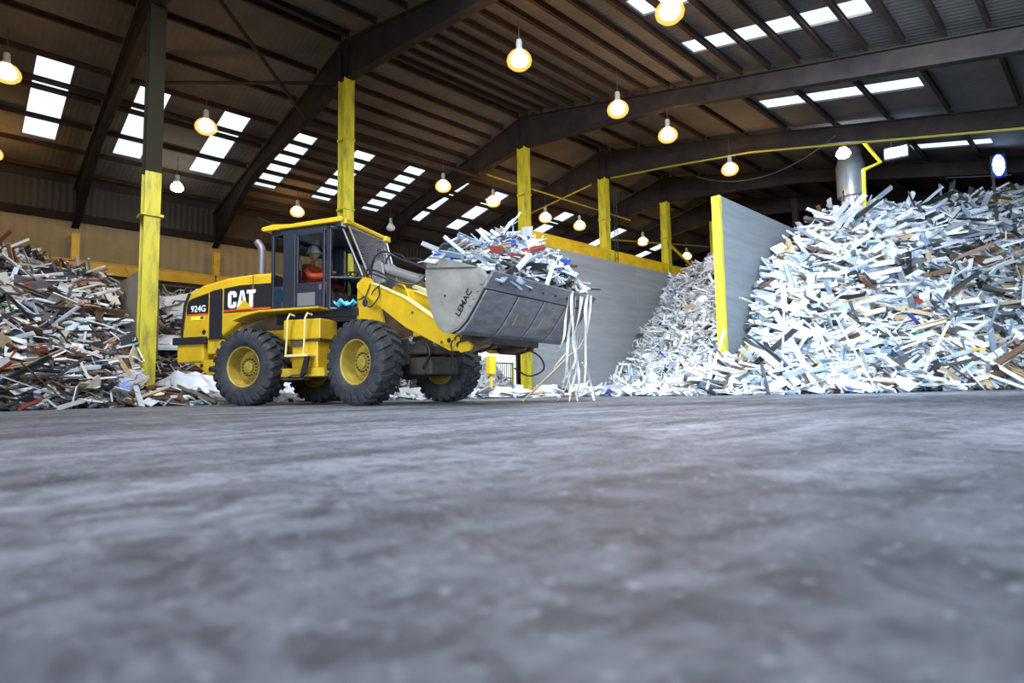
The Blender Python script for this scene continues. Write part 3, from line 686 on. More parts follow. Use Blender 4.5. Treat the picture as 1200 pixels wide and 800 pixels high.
# rear and front of the cab
mb = MB(); mb.box(-1.2, -1.16, -.74, .74, ZB, 2.3); mb.box(-1.2, -1.16, -.74, .74, 3.0, ZT); cpart(mb, 'cab_rear_wall', M['cabblack'])
mb = MB(); mb.box(-1.185, -1.18, -.69, .69, 2.3, 3.0); cpart(mb, 'rear_glass', M['glass'])
mb = MB(); mb.add([(.50, -.46, 2.16), (.50, .46, 2.16), (.19, .64, 3.05), (.19, -.64, 3.05), (.506, -.46, 2.16), (.506, .46, 2.16), (.196, .64, 3.05), (.196, -.64, 3.05)], [(0, 1, 2, 3), (7, 6, 5, 4), (0, 4, 5, 1), (1, 5, 6, 2), (2, 6, 7, 3), (3, 7, 4, 0)]); cpart(mb, 'windscreen', M['glass'])
mb = MB(); mb.box(.47, .51, -.46, .46, ZB, 2.16); cpart(mb, 'cab_front_wall', M['cabblack'])
mb = MB(); mb.box(-1.18, .48, -.6, .6, ZB, ZB + .04); cpart(mb, 'cab_floor', M['dark'])
mb = MB(); mb.box(-1.15, .15, -.70, .70, 3.06, 3.10); cpart(mb, 'headliner', M['cabblack'])
mb = MB(); mb.prism_y([(-1.42, 3.12), (-1.38, 3.17), (-1.15, 3.20), (-.8, 3.17), (.26, 3.20), (.30, 3.16), (.28, 3.11), (-.6, 3.10), (-1.2, 3.10)], -.78, .78); cpart(mb, 'cab_roof', M['yellow'], bevel=.015)
mb = MB(); mb.box(-1.36, -1.0, -.80, -.74, 3.085, 3.125); mb.box(.24, .34, -.72, -.58, 3.08, 3.17); mb.box(.24, .34, .58, .74, 3.08, 3.18); cpart(mb, 'roof_lip', M['yellow'], bevel=.01)
# screen guard
g = [(.30, -.60, 3.06), (.30, .66, 3.06), (.62, .52, 2.18), (.62, -.46, 2.18)]
mb = MB(); mb.tube(g + [g[0]], .016, 6); gd = cpart(mb, 'screen_guard', M['barrel'])
mb = MB()
G = [Vector(p) for p in g]
for k in range(1, 22):
    t = k / 22; mb.tube([G[0].lerp(G[1], t), G[3].lerp(G[2], t)], .0028, 4)
for k in range(1, 18):
    t = k / 18; mb.tube([G[0].lerp(G[3], t), G[1].lerp(G[2], t)], .0028, 4)
mb.build('wire_mesh', M['exhaust'], gd)
# seat, wheel, console
mb = MB(); mb.box(-1.06, -.56, -.25, .25, 1.92, 2.02); mb.box(-1.14, -1.06, -.25, .25, 2.0, 2.5); mb.box(-1.0, -.65, -.18, .18, 1.66, 1.92); cpart(mb, 'operator_seat', M['black'], bevel=.04)
mb = MB(); mb.tube([(.22, 0, 1.66), (-.08, 0, 2.28)], .035, 8); cpart(mb, 'steering_column', M['black'])
mb = MB()
ax = Vector((-.32, 0, .95)).normalized(); e1 = Vector((0, 1, 0)); e2 = ax.cross(e1); c0 = Vector((-.12, 0, 2.32))
mb.tube([c0 + (e1 * cos(2 * pi * k / 20) + e2 * sin(2 * pi * k / 20)) * .19 for k in range(21)], .014, 6)
for k in range(3):
    t = 2 * pi * k / 3; mb.tube([c0, c0 + (e1 * cos(t) + e2 * sin(t)) * .19], .012, 5)
cpart(mb, 'steering_wheel', M['black'], smooth=True)
mb = MB(); mb.box(.2, .44, -.4, .4, 1.66, 2.14); cpart(mb, 'dashboard', M['black'], bevel=.03)

# ---- front frame
def F2(mb, name, m, **k): return fpart(mb, name, m, **k)
mb = MB(); mb.box(.25, 1.15, -.30, .30, .55, 1.15); mb.box(1.0, 1.75, -.36, .36, .62, 1.05); F2(mb, 'front_frame', M['dark'], bevel=.02)
mb = MB(); mb.box(1.72, 2.12, -.36, .36, .78, .92); mb.box(1.72, 2.2, -.33, .33, .46, .74); F2(mb, 'nose_block', M['dark'], bevel=.03)
mb = MB(); mb.tube([(1.4, -.8, TYR), (1.4, .8, TYR)], .14, 14); mb.ball((1.4, 0, TYR), .27); mb.tube([(1.4, .45, TYR), (1.4, .75, TYR)], .2, 12); F2(mb, 'front_axle', M['dark'], smooth=True)
tower = [(.58, 1.0), (.58, 1.5), (.60, 1.95), (.64, 2.08), (.74, 2.15), (.88, 2.12), (1.0, 1.98), (1.08, 1.75), (1.22, 1.36), (1.3, 1.0)]
for s in (-1, 1):
    a, b = sorted((s * .36, s * .42)); mb = MB(); mb.prism_y(tower, a, b); o = F2(mb, 'loader_tower', M['yellow'], bevel=.008)
    mb = MB(); yy = a - .006 if s < 0 else b + .006
    mb.lathe([(.001, -.004), (.062, -.004), (.062, .004), (.001, .004)], (.80, yy, 1.70), n=20); mb.build('frame_hole', M['black'], o)
    mb = MB(); mb.lathe([(.001, -.02), (.075, -.02), (.08, .0), (.08, .02)] if s < 0 else [(.08, -.02), (.08, 0), (.075, .02), (.001, .02)], (.69, yy, 2.0), n=20); mb.build('pivot_pin', M['yellow_frame'], o)
mb = MB(); mb.box(.62, 1.15, -.38, .38, 1.05, 1.5); F2(mb, 'tower_crossmember', M['rust'])
arm = [(.74, 1.93), (.78, 2.05), (.92, 2.05), (1.10, 1.99), (1.34, 1.88), (1.84, 1.66), (2.45, 1.29), (3.00, .96), (3.10, .86), (3.05, .77), (2.74, .79), (2.55, .88), (1.84, 1.20), (1.30, 1.55), (1.0, 1.74), (.80, 1.84)]
for s in (-1, 1):
    a, b = sorted((s * .44, s * .53)); mb = MB(); mb.prism_y(arm, a, b); o = F2(mb, 'lift_arm', M['yellow'], bevel=.012)
    yy = a - .003 if s < 0 else b + .003
    mb = MB(); mb.prism_y([(2.58, .90), (2.60, .99), (2.76, 1.03), (2.86, .96), (2.84, .84)], yy - .02, yy + .02); mb.build('boss_plate', M['yellow'], o, bevel=.01)
    mb = MB(); mb.lathe([(.001, -.03), (.035, -.03), (.035, .03), (.001, .03)], (2.76, yy, .94), n=14); mb.lathe([(.001, -.005), (.02, -.005), (.02, .005), (.001, .005)], (2.0, yy, 1.42), n=10); mb.lathe([(.001, -.03), (.02, -.03), (.02, .03), (.001, .03)], (2.62, yy, .92), n=10); mb.build('arm_pin', M['black'], o)
    mb = MB(); mb.prism_y([(1.12, 1.99), (1.34, 1.90), (1.84, 1.68), (2.45, 1.31), (2.9, 1.04), (2.9, 1.02), (2.45, 1.29), (1.84, 1.66), (1.34, 1.88), (1.1, 1.975)], a - .02, b + .02); mb.build('arm_top_plate', M['cream'], o)
    # lift cylinder
    mb = MB(); mb.tube([(.95, s * .28, .92), (1.75, s * .28, 1.02)], .07, 14); mb.build('lift_cylinder', M['barrel'], ld, rz=FR_ROT, smooth=True)
    mb = MB(); mb.tube([(1.75, s * .28, 1.02), (2.35, s * .28, 1.12)], .036, 12); mb.ball((2.38, s * .28, 1.12), .07); mb.build('lift_rod', M['chrome'], ld, rz=FR_ROT, smooth=True)
mb = MB(); mb.tube([(2.38, -.45, 1.16), (2.38, .45, 1.16)], .09, 14); F2(mb, 'arm_crosstube', M['yellow'], smooth=True)
mb = MB(); mb.tube([(.92, -.08, 2.32), (1.75, -.08, 2.02)], .088, 16); F2(mb, 'tilt_cylinder', M['barrel'], smooth=True)
mb = MB(); mb.tube([(1.75, -.08, 2.02), (2.35, -.08, 1.80)], .045, 12); F2(mb, 'tilt_rod', M['chrome'], smooth=True)
for yy in (-.24, .06):
    mb = MB(); mb.prism_y([(.72, 2.0), (.80, 2.40), (.90, 2.45), (1.0, 2.38), (1.05, 2.05)], yy, yy + .05); F2(mb, 'tilt_bracket', M['barrel'], bevel=.01)
mb = MB(); mb.prism_y([(2.25, 1.86), (2.33, 1.92), (2.45, 1.82), (2.58, 1.3), (2.75, .95), (2.6, .90), (2.35, 1.2)], -.14, .0); F2(mb, 'bell_crank', M['yellow'], bevel=.02)
mb = MB(); mb.prism_y([(1.3, 1.98), (1.35, 2.03), (2.2, 1.70), (2.55, 1.5), (2.5, 1.42), (2.15, 1.6)], .16, .24); F2(mb, 'guide_bar', M['cream'], bevel=.01)
mb = MB(); mb.tube([(2.68, -.07, .95), (3.18, -.07, 1.1)], .05, 8); F2(mb, 'bucket_link', M['rust'])
# hoses
def hose(pts, r=.017):
    n = 10; P = [Vector(p) for p in pts]; out = []
    P = [P[0] * 2 - P[1]] + P + [P[-1] * 2 - P[-2]]
    for i in range(1, len(P) - 2):
        for k in range(n):
            t = k / n; a, b, c, d = P[i - 1], P[i], P[i + 1], P[i + 2]
            out.append(.5 * ((2 * b) + (c - a) * t + (2 * a - 5 * b + 4 * c - d) * t * t + (3 * b - a - 3 * c + d) * t ** 3))
    out.append(P[-2]); mb = MB(); mb.tube(out, r, 7); return F2(mb, 'hydraulic_hose', M['hose'], smooth=True)
hose([(.72, -.30, 2.12), (.85, -.42, 2.26), (1.2, -.46, 2.16), (1.55, -.44, 1.98), (1.85, -.30, 1.92), (2.0, -.2, 2.1), (1.8, -.15, 2.35), (1.4, -.1, 2.42)])
hose([(.8, -.34, 2.1), (1.0, -.5, 2.16), (1.4, -.5, 2.02), (1.72, -.42, 1.84)], .014)
hose([(.62, -.2, 2.2), (.82, -.22, 2.52), (1.05, -.2, 2.58), (1.3, -.18, 2.45), (1.7, -.18, 2.28), (2.3, -.2, 2.05)], .016)
hose([(.62, .1, 2.2), (.86, .05, 2.56), (1.15, .02, 2.56), (1.5, .0, 2.36), (2.3, 0, 2.12)], .014)
hose([(1.06, -.54, 1.98), (.98, -.58, 1.72), (1.12, -.6, 1.58), (1.3, -.58, 1.74), (1.26, -.56, 1.92)], .011)
hose([(.96, -.45, 1.74), (1.14, -.56, 1.84), (1.3, -.56, 1.92)], .010)
hose([(.60, -.45, 1.78), (.70, -.47, 1.76), (.85, -.46, 1.80), (1.05, -.5, 1.72)], .010)
hose([(2.9, -.5, .98), (2.82, -.58, .90), (2.86, -.6, .72), (2.80, -.55, .52), (2.7, -.4, .55)], .009)
hose([(2.7, -.5, .88), (2.95, -.56, 1.0), (3.02, -.58, .8), (3.0, -.5, .60)], .009)
hose([(1.85, -.34, 1.05), (2.1, -.4, 1.02), (2.22, -.38, .8), (2.05, -.36, .55)], .02)
hose([(3.35, .5, .86), (3.5, .75, .72), (3.45, .95, .52), (3.2, .9, .42), (3.05, .7, .55)], .014)

# ---- bucket
BW = 1.36
prof = [(3.13, 1.99), (3.07, 1.80), (3.07, 1.62), (3.11, 1.42), (3.18, 1.22), (3.27, 1.05), (3.38, .955), (3.50, .935), (3.62, .975), (3.74, 1.07), (3.92, 1.30), (4.08, 1.53)]
def bucket_shell():
    mb = MB(); n = len(prof); c = Vector((3.75, 1.75)); inn = []
    for i, p in enumerate(prof):
        a = Vector(prof[max(i - 1, 0)]); b = Vector(prof[min(i + 1, n - 1)]); d = (b - a).normalized(); inn.append((p[0] - d.y * .035, p[1] + d.x * .035))
    v = []
    for y in (-BW, BW): v += [(p[0], y, p[1]) for p in prof] + [(p[0], y, p[1]) for p in inn]
    f = []
    for i in range(n - 1):
        f.append((i, i + 1, 2 * n + i + 1, 2 * n + i)); f.append((n + i, 3 * n + i, 3 * n + i + 1, n + i + 1))
        f.append((i, n + i, n + i + 1, i + 1)); f.append((2 * n + i, 2 * n + i + 1, 3 * n + i + 1, 3 * n + i))
    f.append((0, 2 * n, 3 * n, n)); f.append((n - 1, 2 * n - 1, 4 * n - 1, 3 * n - 1)); mb.add(v, f); return mb
bk = bucket_shell().build('bucket', M['steel2'], ld, rz=FR_ROT, smooth=True)
for s in (-1, 1):
    a, b = sorted((s * BW, s * (BW + .03)))
    side = prof + [(4.11, 1.60), (4.02, 1.72), (3.6, 1.86), (3.30, 1.95)]
    mb = MB(); mb.prism_y(side, a, b); sd = mb.build('side_plate', M['steel'], bk, bevel=.006)
    a, b = sorted((s * (BW + .02), s * (BW + .042)))
    mb = MB(); mb.prism_y([(3.50, .96), (3.62, 1.0), (3.74, 1.09), (3.92, 1.32), (4.09, 1.58), (4.02, 1.70), (3.90, 1.735)], a, b); mb.build('corner_wear_plate', M['steel'], sd, bevel=.004)
    mb = MB(); mb.prism_y([(3.075, 1.82), (3.08, 1.84), (3.95, 1.74), (3.93, 1.722)], a, b); mb.build('weld_bead', M['rust'], sd)
    mb = MB()
    for p in ((3.42, 1.43), (3.1, 1.93)): mb.lathe([(.001, -.012), (.014, -.012), (.014, .012), (.001, .012)], (p[0], s * (BW + .03), p[1]), n=10)
    for t in (.15, .38, .62, .85): mb.box(3.80 + .26 * t - .02, 3.80 + .26 * t + .02, a - .003, b + .003, 1.20 + .36 * t - .004, 1.20 + .36 * t + .006)
    mb.build('bolt_hole', M['black'], sd)
    # inner face of near side plate is bright where paint is rubbed
ang = math.atan2(.36, .25)
put_text('stencilled_mark', 'LEMAC', .115, 1.05, .002, M['black'], bk, Matrix.Translation((3.66, -BW - .046, 1.13)) @ RX @ Matrix.Rotation(ang, 4, 'Z'))
# cutting edge
mb = MB(); mb.prism_y([(4.03, 1.47), (4.06, 1.46), (4.21, 1.645), (4.205, 1.665), (4.17, 1.665)], -BW - .03, BW + .03); le = mb.build('cutting_edge', M['wear'], bk, bevel=.006)
mb = MB()
for k in range(8):
    y = -BW + .22 + k * .335; mb.ball((4.135, y, 1.548), .02, 8, 6)
mb.build('edge_bolt', M['black'], le)
ys = [-1.33, -.64, -.60, .02, .06, .66, .70, 1.30]
for k in range(4):
    pts = [(3.56, .925), (3.66, .965), (3.78, 1.08), (3.95, 1.305), (4.05, 1.445), (4.03, 1.46), (3.92, 1.31), (3.74, 1.08), (3.62, .985), (3.52, .945)]
    mb = MB(); mb.prism_y(pts, ys[2 * k], ys[2 * k + 1]); o = mb.build('wear_plate', M['wear'], bk, bevel=.012)
    if k in (1, 2):
        mb = MB(); yy = (ys[2 * k] + ys[2 * k + 1]) / 2; P = Vector((3.86, yy, 1.175)); mb.add([(3.80, yy - .14, 1.10), (3.80, yy + .14, 1.10), (3.90, yy + .14, 1.24), (3.90, yy - .14, 1.24), (3.812, yy - .14, 1.09), (3.812, yy + .14, 1.09), (3.912, yy + .14, 1.23), (3.912, yy - .14, 1.23)], [(0, 1, 2, 3), (7, 6, 5, 4), (0, 4, 5, 1), (1, 5, 6, 2), (2, 6, 7, 3), (3, 7, 4, 0)]); mb.build('welded_patch', M['steel'], o)
# hinge brackets on the back
for yy in (-.58, -.40, .36, .54):
    mb = MB(); mb.prism_y([(2.92, .84), (3.0, .76), (3.2, .74), (3.5, .80), (3.56, .94), (3.40, 1.0), (3.2, 1.16), (3.1, 1.1), (3.0, .95)], yy, yy + .045); mb.build('hinge_bracket', M['rust'], bk, bevel=.01)
mb = MB(); mb.tube([(2.99, -.62, .86), (2.99, .62, .86)], .045, 12); mb.build('hinge_pin', M['dark'], bk)
mb = MB(); mb.box(3.22, 3.58, -.6, .6, .84, .95); mb.build('bucket_belly_bar', M['dark'], bk)
mb = MB(); mb.prism_y([(3.0, .80), (3.04, .88), (3.20, .90), (3.26, .83), (3.22, .76), (3.05, .74)], -.66, -.59); mb.build('pin_retainer', M['yellow'], bk, bevel=.01)

# ---- operator (seated, rear frame coordinates)
def skin_body(name, verts, edges, rad, m, parent, sub=2):
    me = bpy.data.meshes.new(name); me.from_pydata(verts, edges, []); me.materials.append(m)
    o = bpy.data.objects.new(name, me); COL.objects.link(o); o.parent = parent
    md = o.modifiers.new('skin', 'SKIN'); md.use_smooth_shade = True
    sv = me.skin_vertices[0] if me.skin_vertices else None
    if not me.skin_vertices:
        me.attributes  # noqa
    for i, r in enumerate(rad): me.skin_vertices[0].data[i].radius = r if isinstance(r, tuple) else (r, r)
    me.skin_vertices[0].data[0].use_root = True
    s = o.modifiers.new('sub', 'SUBSURF'); s.levels = sub; s.render_levels = sub
    bpy.context.view_layer.update()
    ev = o.evaluated_get(bpy.context.evaluated_depsgraph_get()); nm = bpy.data.meshes.new_from_object(ev)
    o.modifiers.clear(); o.data = nm; nm.name = name
    if not nm.materials: nm.materials.append(m)
    return o
def skin_try(name, verts, edges, rad, m, parent, sub=2):
    # an Object created by data API has no skin layer until the modifier's data exists: use bmesh to add it
    import bmesh
    bm = bmesh.new(); lay = bm.verts.layers.skin.verify(); bv = []
    for i, v in enumerate(verts):
        q = bm.verts.new(v); bv.append(q); r = rad[i]; q[lay].radius = r if isinstance(r, tuple) else (r, r); q[lay].use_root = (i == 0)
    for a, b in edges: bm.edges.new((bv[a], bv[b]))
    me = bpy.data.meshes.new(name); bm.to_mesh(me); bm.free()
    o = bpy.data.objects.new(name, me); COL.objects.link(o)
    md = o.modifiers.new('skin', 'SKIN'); md.use_smooth_shade = True
    s = o.modifiers.new('sub', 'SUBSURF'); s.levels = sub; s.render_levels = sub
    bpy.context.view_layer.update()
    nm = bpy.data.meshes.new_from_object(o.evaluated_get(bpy.context.evaluated_depsgraph_get()))
    o.modifiers.clear(); o.data = nm; nm.name = name; nm.materials.clear(); nm.materials.append(m)
    for p in nm.polygons: p.material_index = 0; p.use_smooth = True
    o.parent = parent; return o
c_, s_ = cos(RA), sin(RA)
ps = empty('person', (HX - .92 * c_, HY - .92 * s_, 2.04), RA)
tag(ps, 'person in orange red jacket and grey green hard hat sitting in the cab', 'person')
# local: x forward, seat surface at z=0
J = [(0, 0, .10), (-.02, 0, .30), (.0, 0, .48), (.03, 0, .56),                      # 0 pelvis 1 chest 2 shoulders 3 neck
     (.0, -.20, .47), (.20, -.27, .27), (.50, -.17, .30),                            # 4-6 right arm
     (.0, .20, .47), (.20, .27, .27), (.50, .17, .30),                               # 7-9 left
     (.05, -.10, .08), (.50, -.20, .12), (.66, -.22, -.28), (.80, -.22, -.34),       # 10-13 right leg
     (.05, .10, .08), (.50, .20, .12), (.66, .22, -.28), (.80, .22, -.34), (.045, 0, .66)]
E_ = [(0, 1), (1, 2), (2, 3), (3, 18), (2, 4), (4, 5), (5, 6), (2, 7), (7, 8), (8, 9), (0, 10), (10, 11), (11, 12), (12, 13), (0, 14), (14, 15), (15, 16), (16, 17)]
R_ = [.14, .145, .12, .052, .06, .045, .030, .06, .045, .030, .085, .062, .042, .04, .085, .062, .042, .04, .05]
hands = []
for s, w in ((-1, 6), (1, 9)):
    wv = Vector(J[w])
    base = len(J); J.append(tuple(wv + Vector((.07, -.0 * s, .03)))); R_.append((.036, .018)); E_.append((w, base))
    for k in range(4):
        a = wv + Vector((.10, s * (-.03 + .02 * k), .05)); b = a + Vector((.045 - .004 * abs(k - 1.3), 0, .0)); c = b + Vector((.01, 0, -.035))
        i = len(J); J += [tuple(a), tuple(b), tuple(c)]; R_ += [.010, .009, .008]; E_ += [(base, i), (i, i + 1), (i + 1, i + 2)]
    i = len(J); J += [tuple(wv + Vector((.06, -s * .045, .03))), tuple(wv + Vector((.10, -s * .055, .02)))]; R_ += [.011, .009]; E_ += [(base, i), (i, i + 1)]
body = skin_try('body', J, E_, R_, M['skin'], ps)
# head with face
mb = MB(); hc = (.06, 0, .745)
mb.ball(hc, .1, 24, 16, .98, .78, 1.18); mb.ball((.075, 0, .67), .065, 14, 10, 1, .85, .8)
mb.add([(.155, -.012, .755), (.155, .012, .755), (.185, 0, .722), (.150, -.018, .712), (.150, .018, .712), (.155, 0, .77)], [(0, 2, 5), (5, 2, 1), (0, 3, 2), (2, 4, 1), (3, 4, 2)])
for s in (-1, 1):
    mb.ball((.055, s * .078, .74), .026, 10, 8, .6, .35, 1.2); mb.ball((.138, s * .032, .755), .013, 8, 6, .8, 1.2, .8, mi=1)
mb.box(.140, .150, -.025, .025, .676, .684, 2)
mb.build('head', [M['skin'], M['black'], mat('lips', (.3, .1, .08), .6)], body, smooth=True)
jacket = skin_try('jacket', [J[0], J[1], J[2], (.02, 0, .55), J[4], J[5], (.47, -.18, .295), J[7], J[8], (.47, .18, .295)], [(0, 1), (1, 2), (2, 3), (2, 4), (4, 5), (5, 6), (2, 7), (7, 8), (8, 9)],
                  [.165, .17, .145, .075, .082, .066, .052, .082, .066, .052], M['jacket'], ps)
trs = skin_try('trousers', [(0, 0, .08), J[10], J[11], J[12], J[14], J[15], J[16]], [(0, 1), (1, 2), (2, 3), (0, 4), (4, 5), (5, 6)], [.155, .105, .082, .06, .105, .082, .06], M['jacket'], ps)
mb = MB(); mb.lathe([(.001, .155), (.05, .148), (.09, .115), (.11, .06), (.115, .01), (.135, .0), (.135, -.008), (.11, -.006)], (.055, 0, .775), 'z', 24)
mb.add([(.055 + .12, -.08, .775), (.055 + .12, .08, .775), (.055 + .19, .05, .768), (.055 + .19, -.05, .768), (.055 + .12, -.08, .785), (.055 + .12, .08, .785), (.055 + .19, .05, .776), (.055 + .19, -.05, .776)], [(0, 3, 2, 1), (4, 5, 6, 7), (0, 1, 5, 4), (1, 2, 6, 5), (2, 3, 7, 6), (3, 0, 4, 7)])
mb.build('hard_hat', M['hat'], ps, smooth=True)
for s in (-1, 1):
    mb = MB(); mb.prism_y([(.60, -.38), (.60, -.26), (.72, -.26), (.84, -.32), (.90, -.34), (.91, -.38)], s * .22 - .05, s * .22 + .05); mb.build('boot', M['black'], ps, bevel=.02)
# cloth lying low in the cab
def L2W(x, y, z): return (HX + x * c_ - y * s_, HY + x * s_ + y * c_, z)
t = MB(); n = 9
vs = []; fs = []
for i in range(n):
    for j in range(6): vs.append((i * .05, j * .06, .06 + .035 * sin(i * 1.3 + j) + .03 * cos(j * 2.1)))
for i in range(n - 1):
    for j in range(5): fs.append((i * 6 + j, (i + 1) * 6 + j, (i + 1) * 6 + j + 1, i * 6 + j + 1))
t.add(vs, fs); o = t.build('folded_cloth', M['bluecloth'], None, loc=L2W(.0, -.66, 1.66), rz=RA - .45, smooth=True, fix=False)
sm = o.modifiers.new('s', 'SOLIDIFY'); sm.thickness = .03
tag(o, 'bright blue cloth lying on the cab floor behind the tinted front glass', 'cloth')

# ================================================================== scrap heaps
PAL = {  # name: (colour, second colour, roughness)
    'white': ((.70, .72, .75), (.46, .48, .52)), 'offwhite': ((.56, .55, .52), (.36, .34, .31)), 'pale grey': ((.42, .45, .50), (.28, .30, .34)),
    'grey blue': ((.25, .31, .38), (.16, .20, .26)), 'dark grey': ((.055, .055, .06), (.10, .10, .11)), 'black': ((.012, .012, .014), (.03, .03, .03)),
    'brown': ((.14, .07, .035), (.07, .04, .02)), 'tan': ((.42, .30, .17), (.30, .21, .13)), 'reddish': ((.32, .05, .03), (.16, .04, .03)),
    'teal': ((.02, .20, .20), (.02, .12, .13)), 'green': ((.03, .22, .09), (.02, .12, .05)), 'blue': ((.02, .08, .50), (.02, .05, .28)), 'yellowish': ((.62, .42, .05), (.40, .28, .06)), 'orange': ((.60, .18, .04), (.4, .12, .03)),
    'cream': ((.72, .66, .56), (.52, .46, .38))}
PN = list(PAL); PM = {}
for k in PN: PM[k] = mat('scrap_' + k.replace(' ', '_'), PAL[k][0], .42, 0, PAL[k][1], 3.0, spec=.5, contrast=(.40, .72))
PLIST = [PM[k] for k in PN] + [mat('heap_core', (.02, .018, .018), .9, 0, (.045, .04, .04), 4)]  # core near black: shade of the gaps between pieces put into its colour
rs = random.Random(11)
def profile(kind, W, T):
    w, t = W / 2, T / 2
    if kind == 'channel': e = min(T, W) * .22; return [(-w, -t), (w, -t), (w, t), (w - e, t), (w - e, -t + e), (-w + e, -t + e), (-w + e, t), (-w, t)]
    if kind == 'angle': e = T * .25; return [(-w, -t), (w, -t), (w, -t + e), (-w + e, -t + e), (-w + e, t), (-w, t)]
    if kind == 'frame': return [(-w, -t), (w, -t), (w, -t * .2), (w * .45, -t * .2), (w * .45, t), (-w * .7, t), (-w * .7, t * .5), (-w, t * .5)]
    return [(-w, -t), (w, -t), (w, t), (-w, t)]
def piece(kind, L, W, T):
    """vertices (centred, long axis x) and faces"""
    if kind in ('bent', 'strip'):
        pr = profile('plank', W, T); n = 5; vs = []; bend = rs.uniform(-.9, .9) * (1.6 if kind == 'strip' else .6); wob = rs.uniform(-.1, .1) * L
        for i in range(n + 1):
            t = i / n - .5; z = bend * L * (t * t - .08) + wob * sin(t * 7); y = rs.uniform(-.02, .02) * L
            vs += [(t * L, y + p[0], z + p[1]) for p in pr]
        fs = [tuple(range(4)), tuple(range(4 * n + 3, 4 * n - 1, -1))]
        for i in range(n):
            for k in range(4): fs.append((i * 4 + k, (i + 1) * 4 + k, (i + 1) * 4 + (k + 1) % 4, i * 4 + (k + 1) % 4))
        return vs, fs
    pr = profile(kind, W, T); n = len(pr); sk0, sk1 = rs.uniform(-.6, .6) * W, rs.uniform(-.6, .6) * W
    if kind == 'panel': sk0 *= .3; sk1 *= .3
    vs = [(-L / 2 + sk0 * p[0] / max(W, 1e-3), p[0], p[1]) for p in pr] + [(L / 2 + sk1 * p[0] / max(W, 1e-3), p[0], p[1]) for p in pr]
    fs = [tuple(range(n)), tuple(range(2 * n - 1, n - 1, -1))] + [(i, i + n, (i + 1) % n + n, (i + 1) % n) for i in range(n)]
    return vs, fs
SIDES = {'the large right heap': (.53, .70), 'the white middle heap': (.23, .31), 'the dark left heap': (-.80, -.71), 'the floor litter': (-.3, .05), 'the bucket load': (-.06, .04)}
NOUN = {'plank': ('board', 'scrap_board'), 'channel': ('channel section', 'channel_offcut'), 'angle': ('angle strip', 'angle_offcut'), 'frame': ('frame offcut', 'window_frame_offcut'),
        'panel': ('flat sheet', 'scrap_sheet'), 'bent': ('bent strip', 'bent_strip'), 'strip': ('thin curled strip', 'curled_strip')}
def pick(weights):
    t = rs.random() * sum(w for _, w in weights)
    for k, w in weights:
        t -= w
        if t <= 0: return k
    return weights[-1][0]
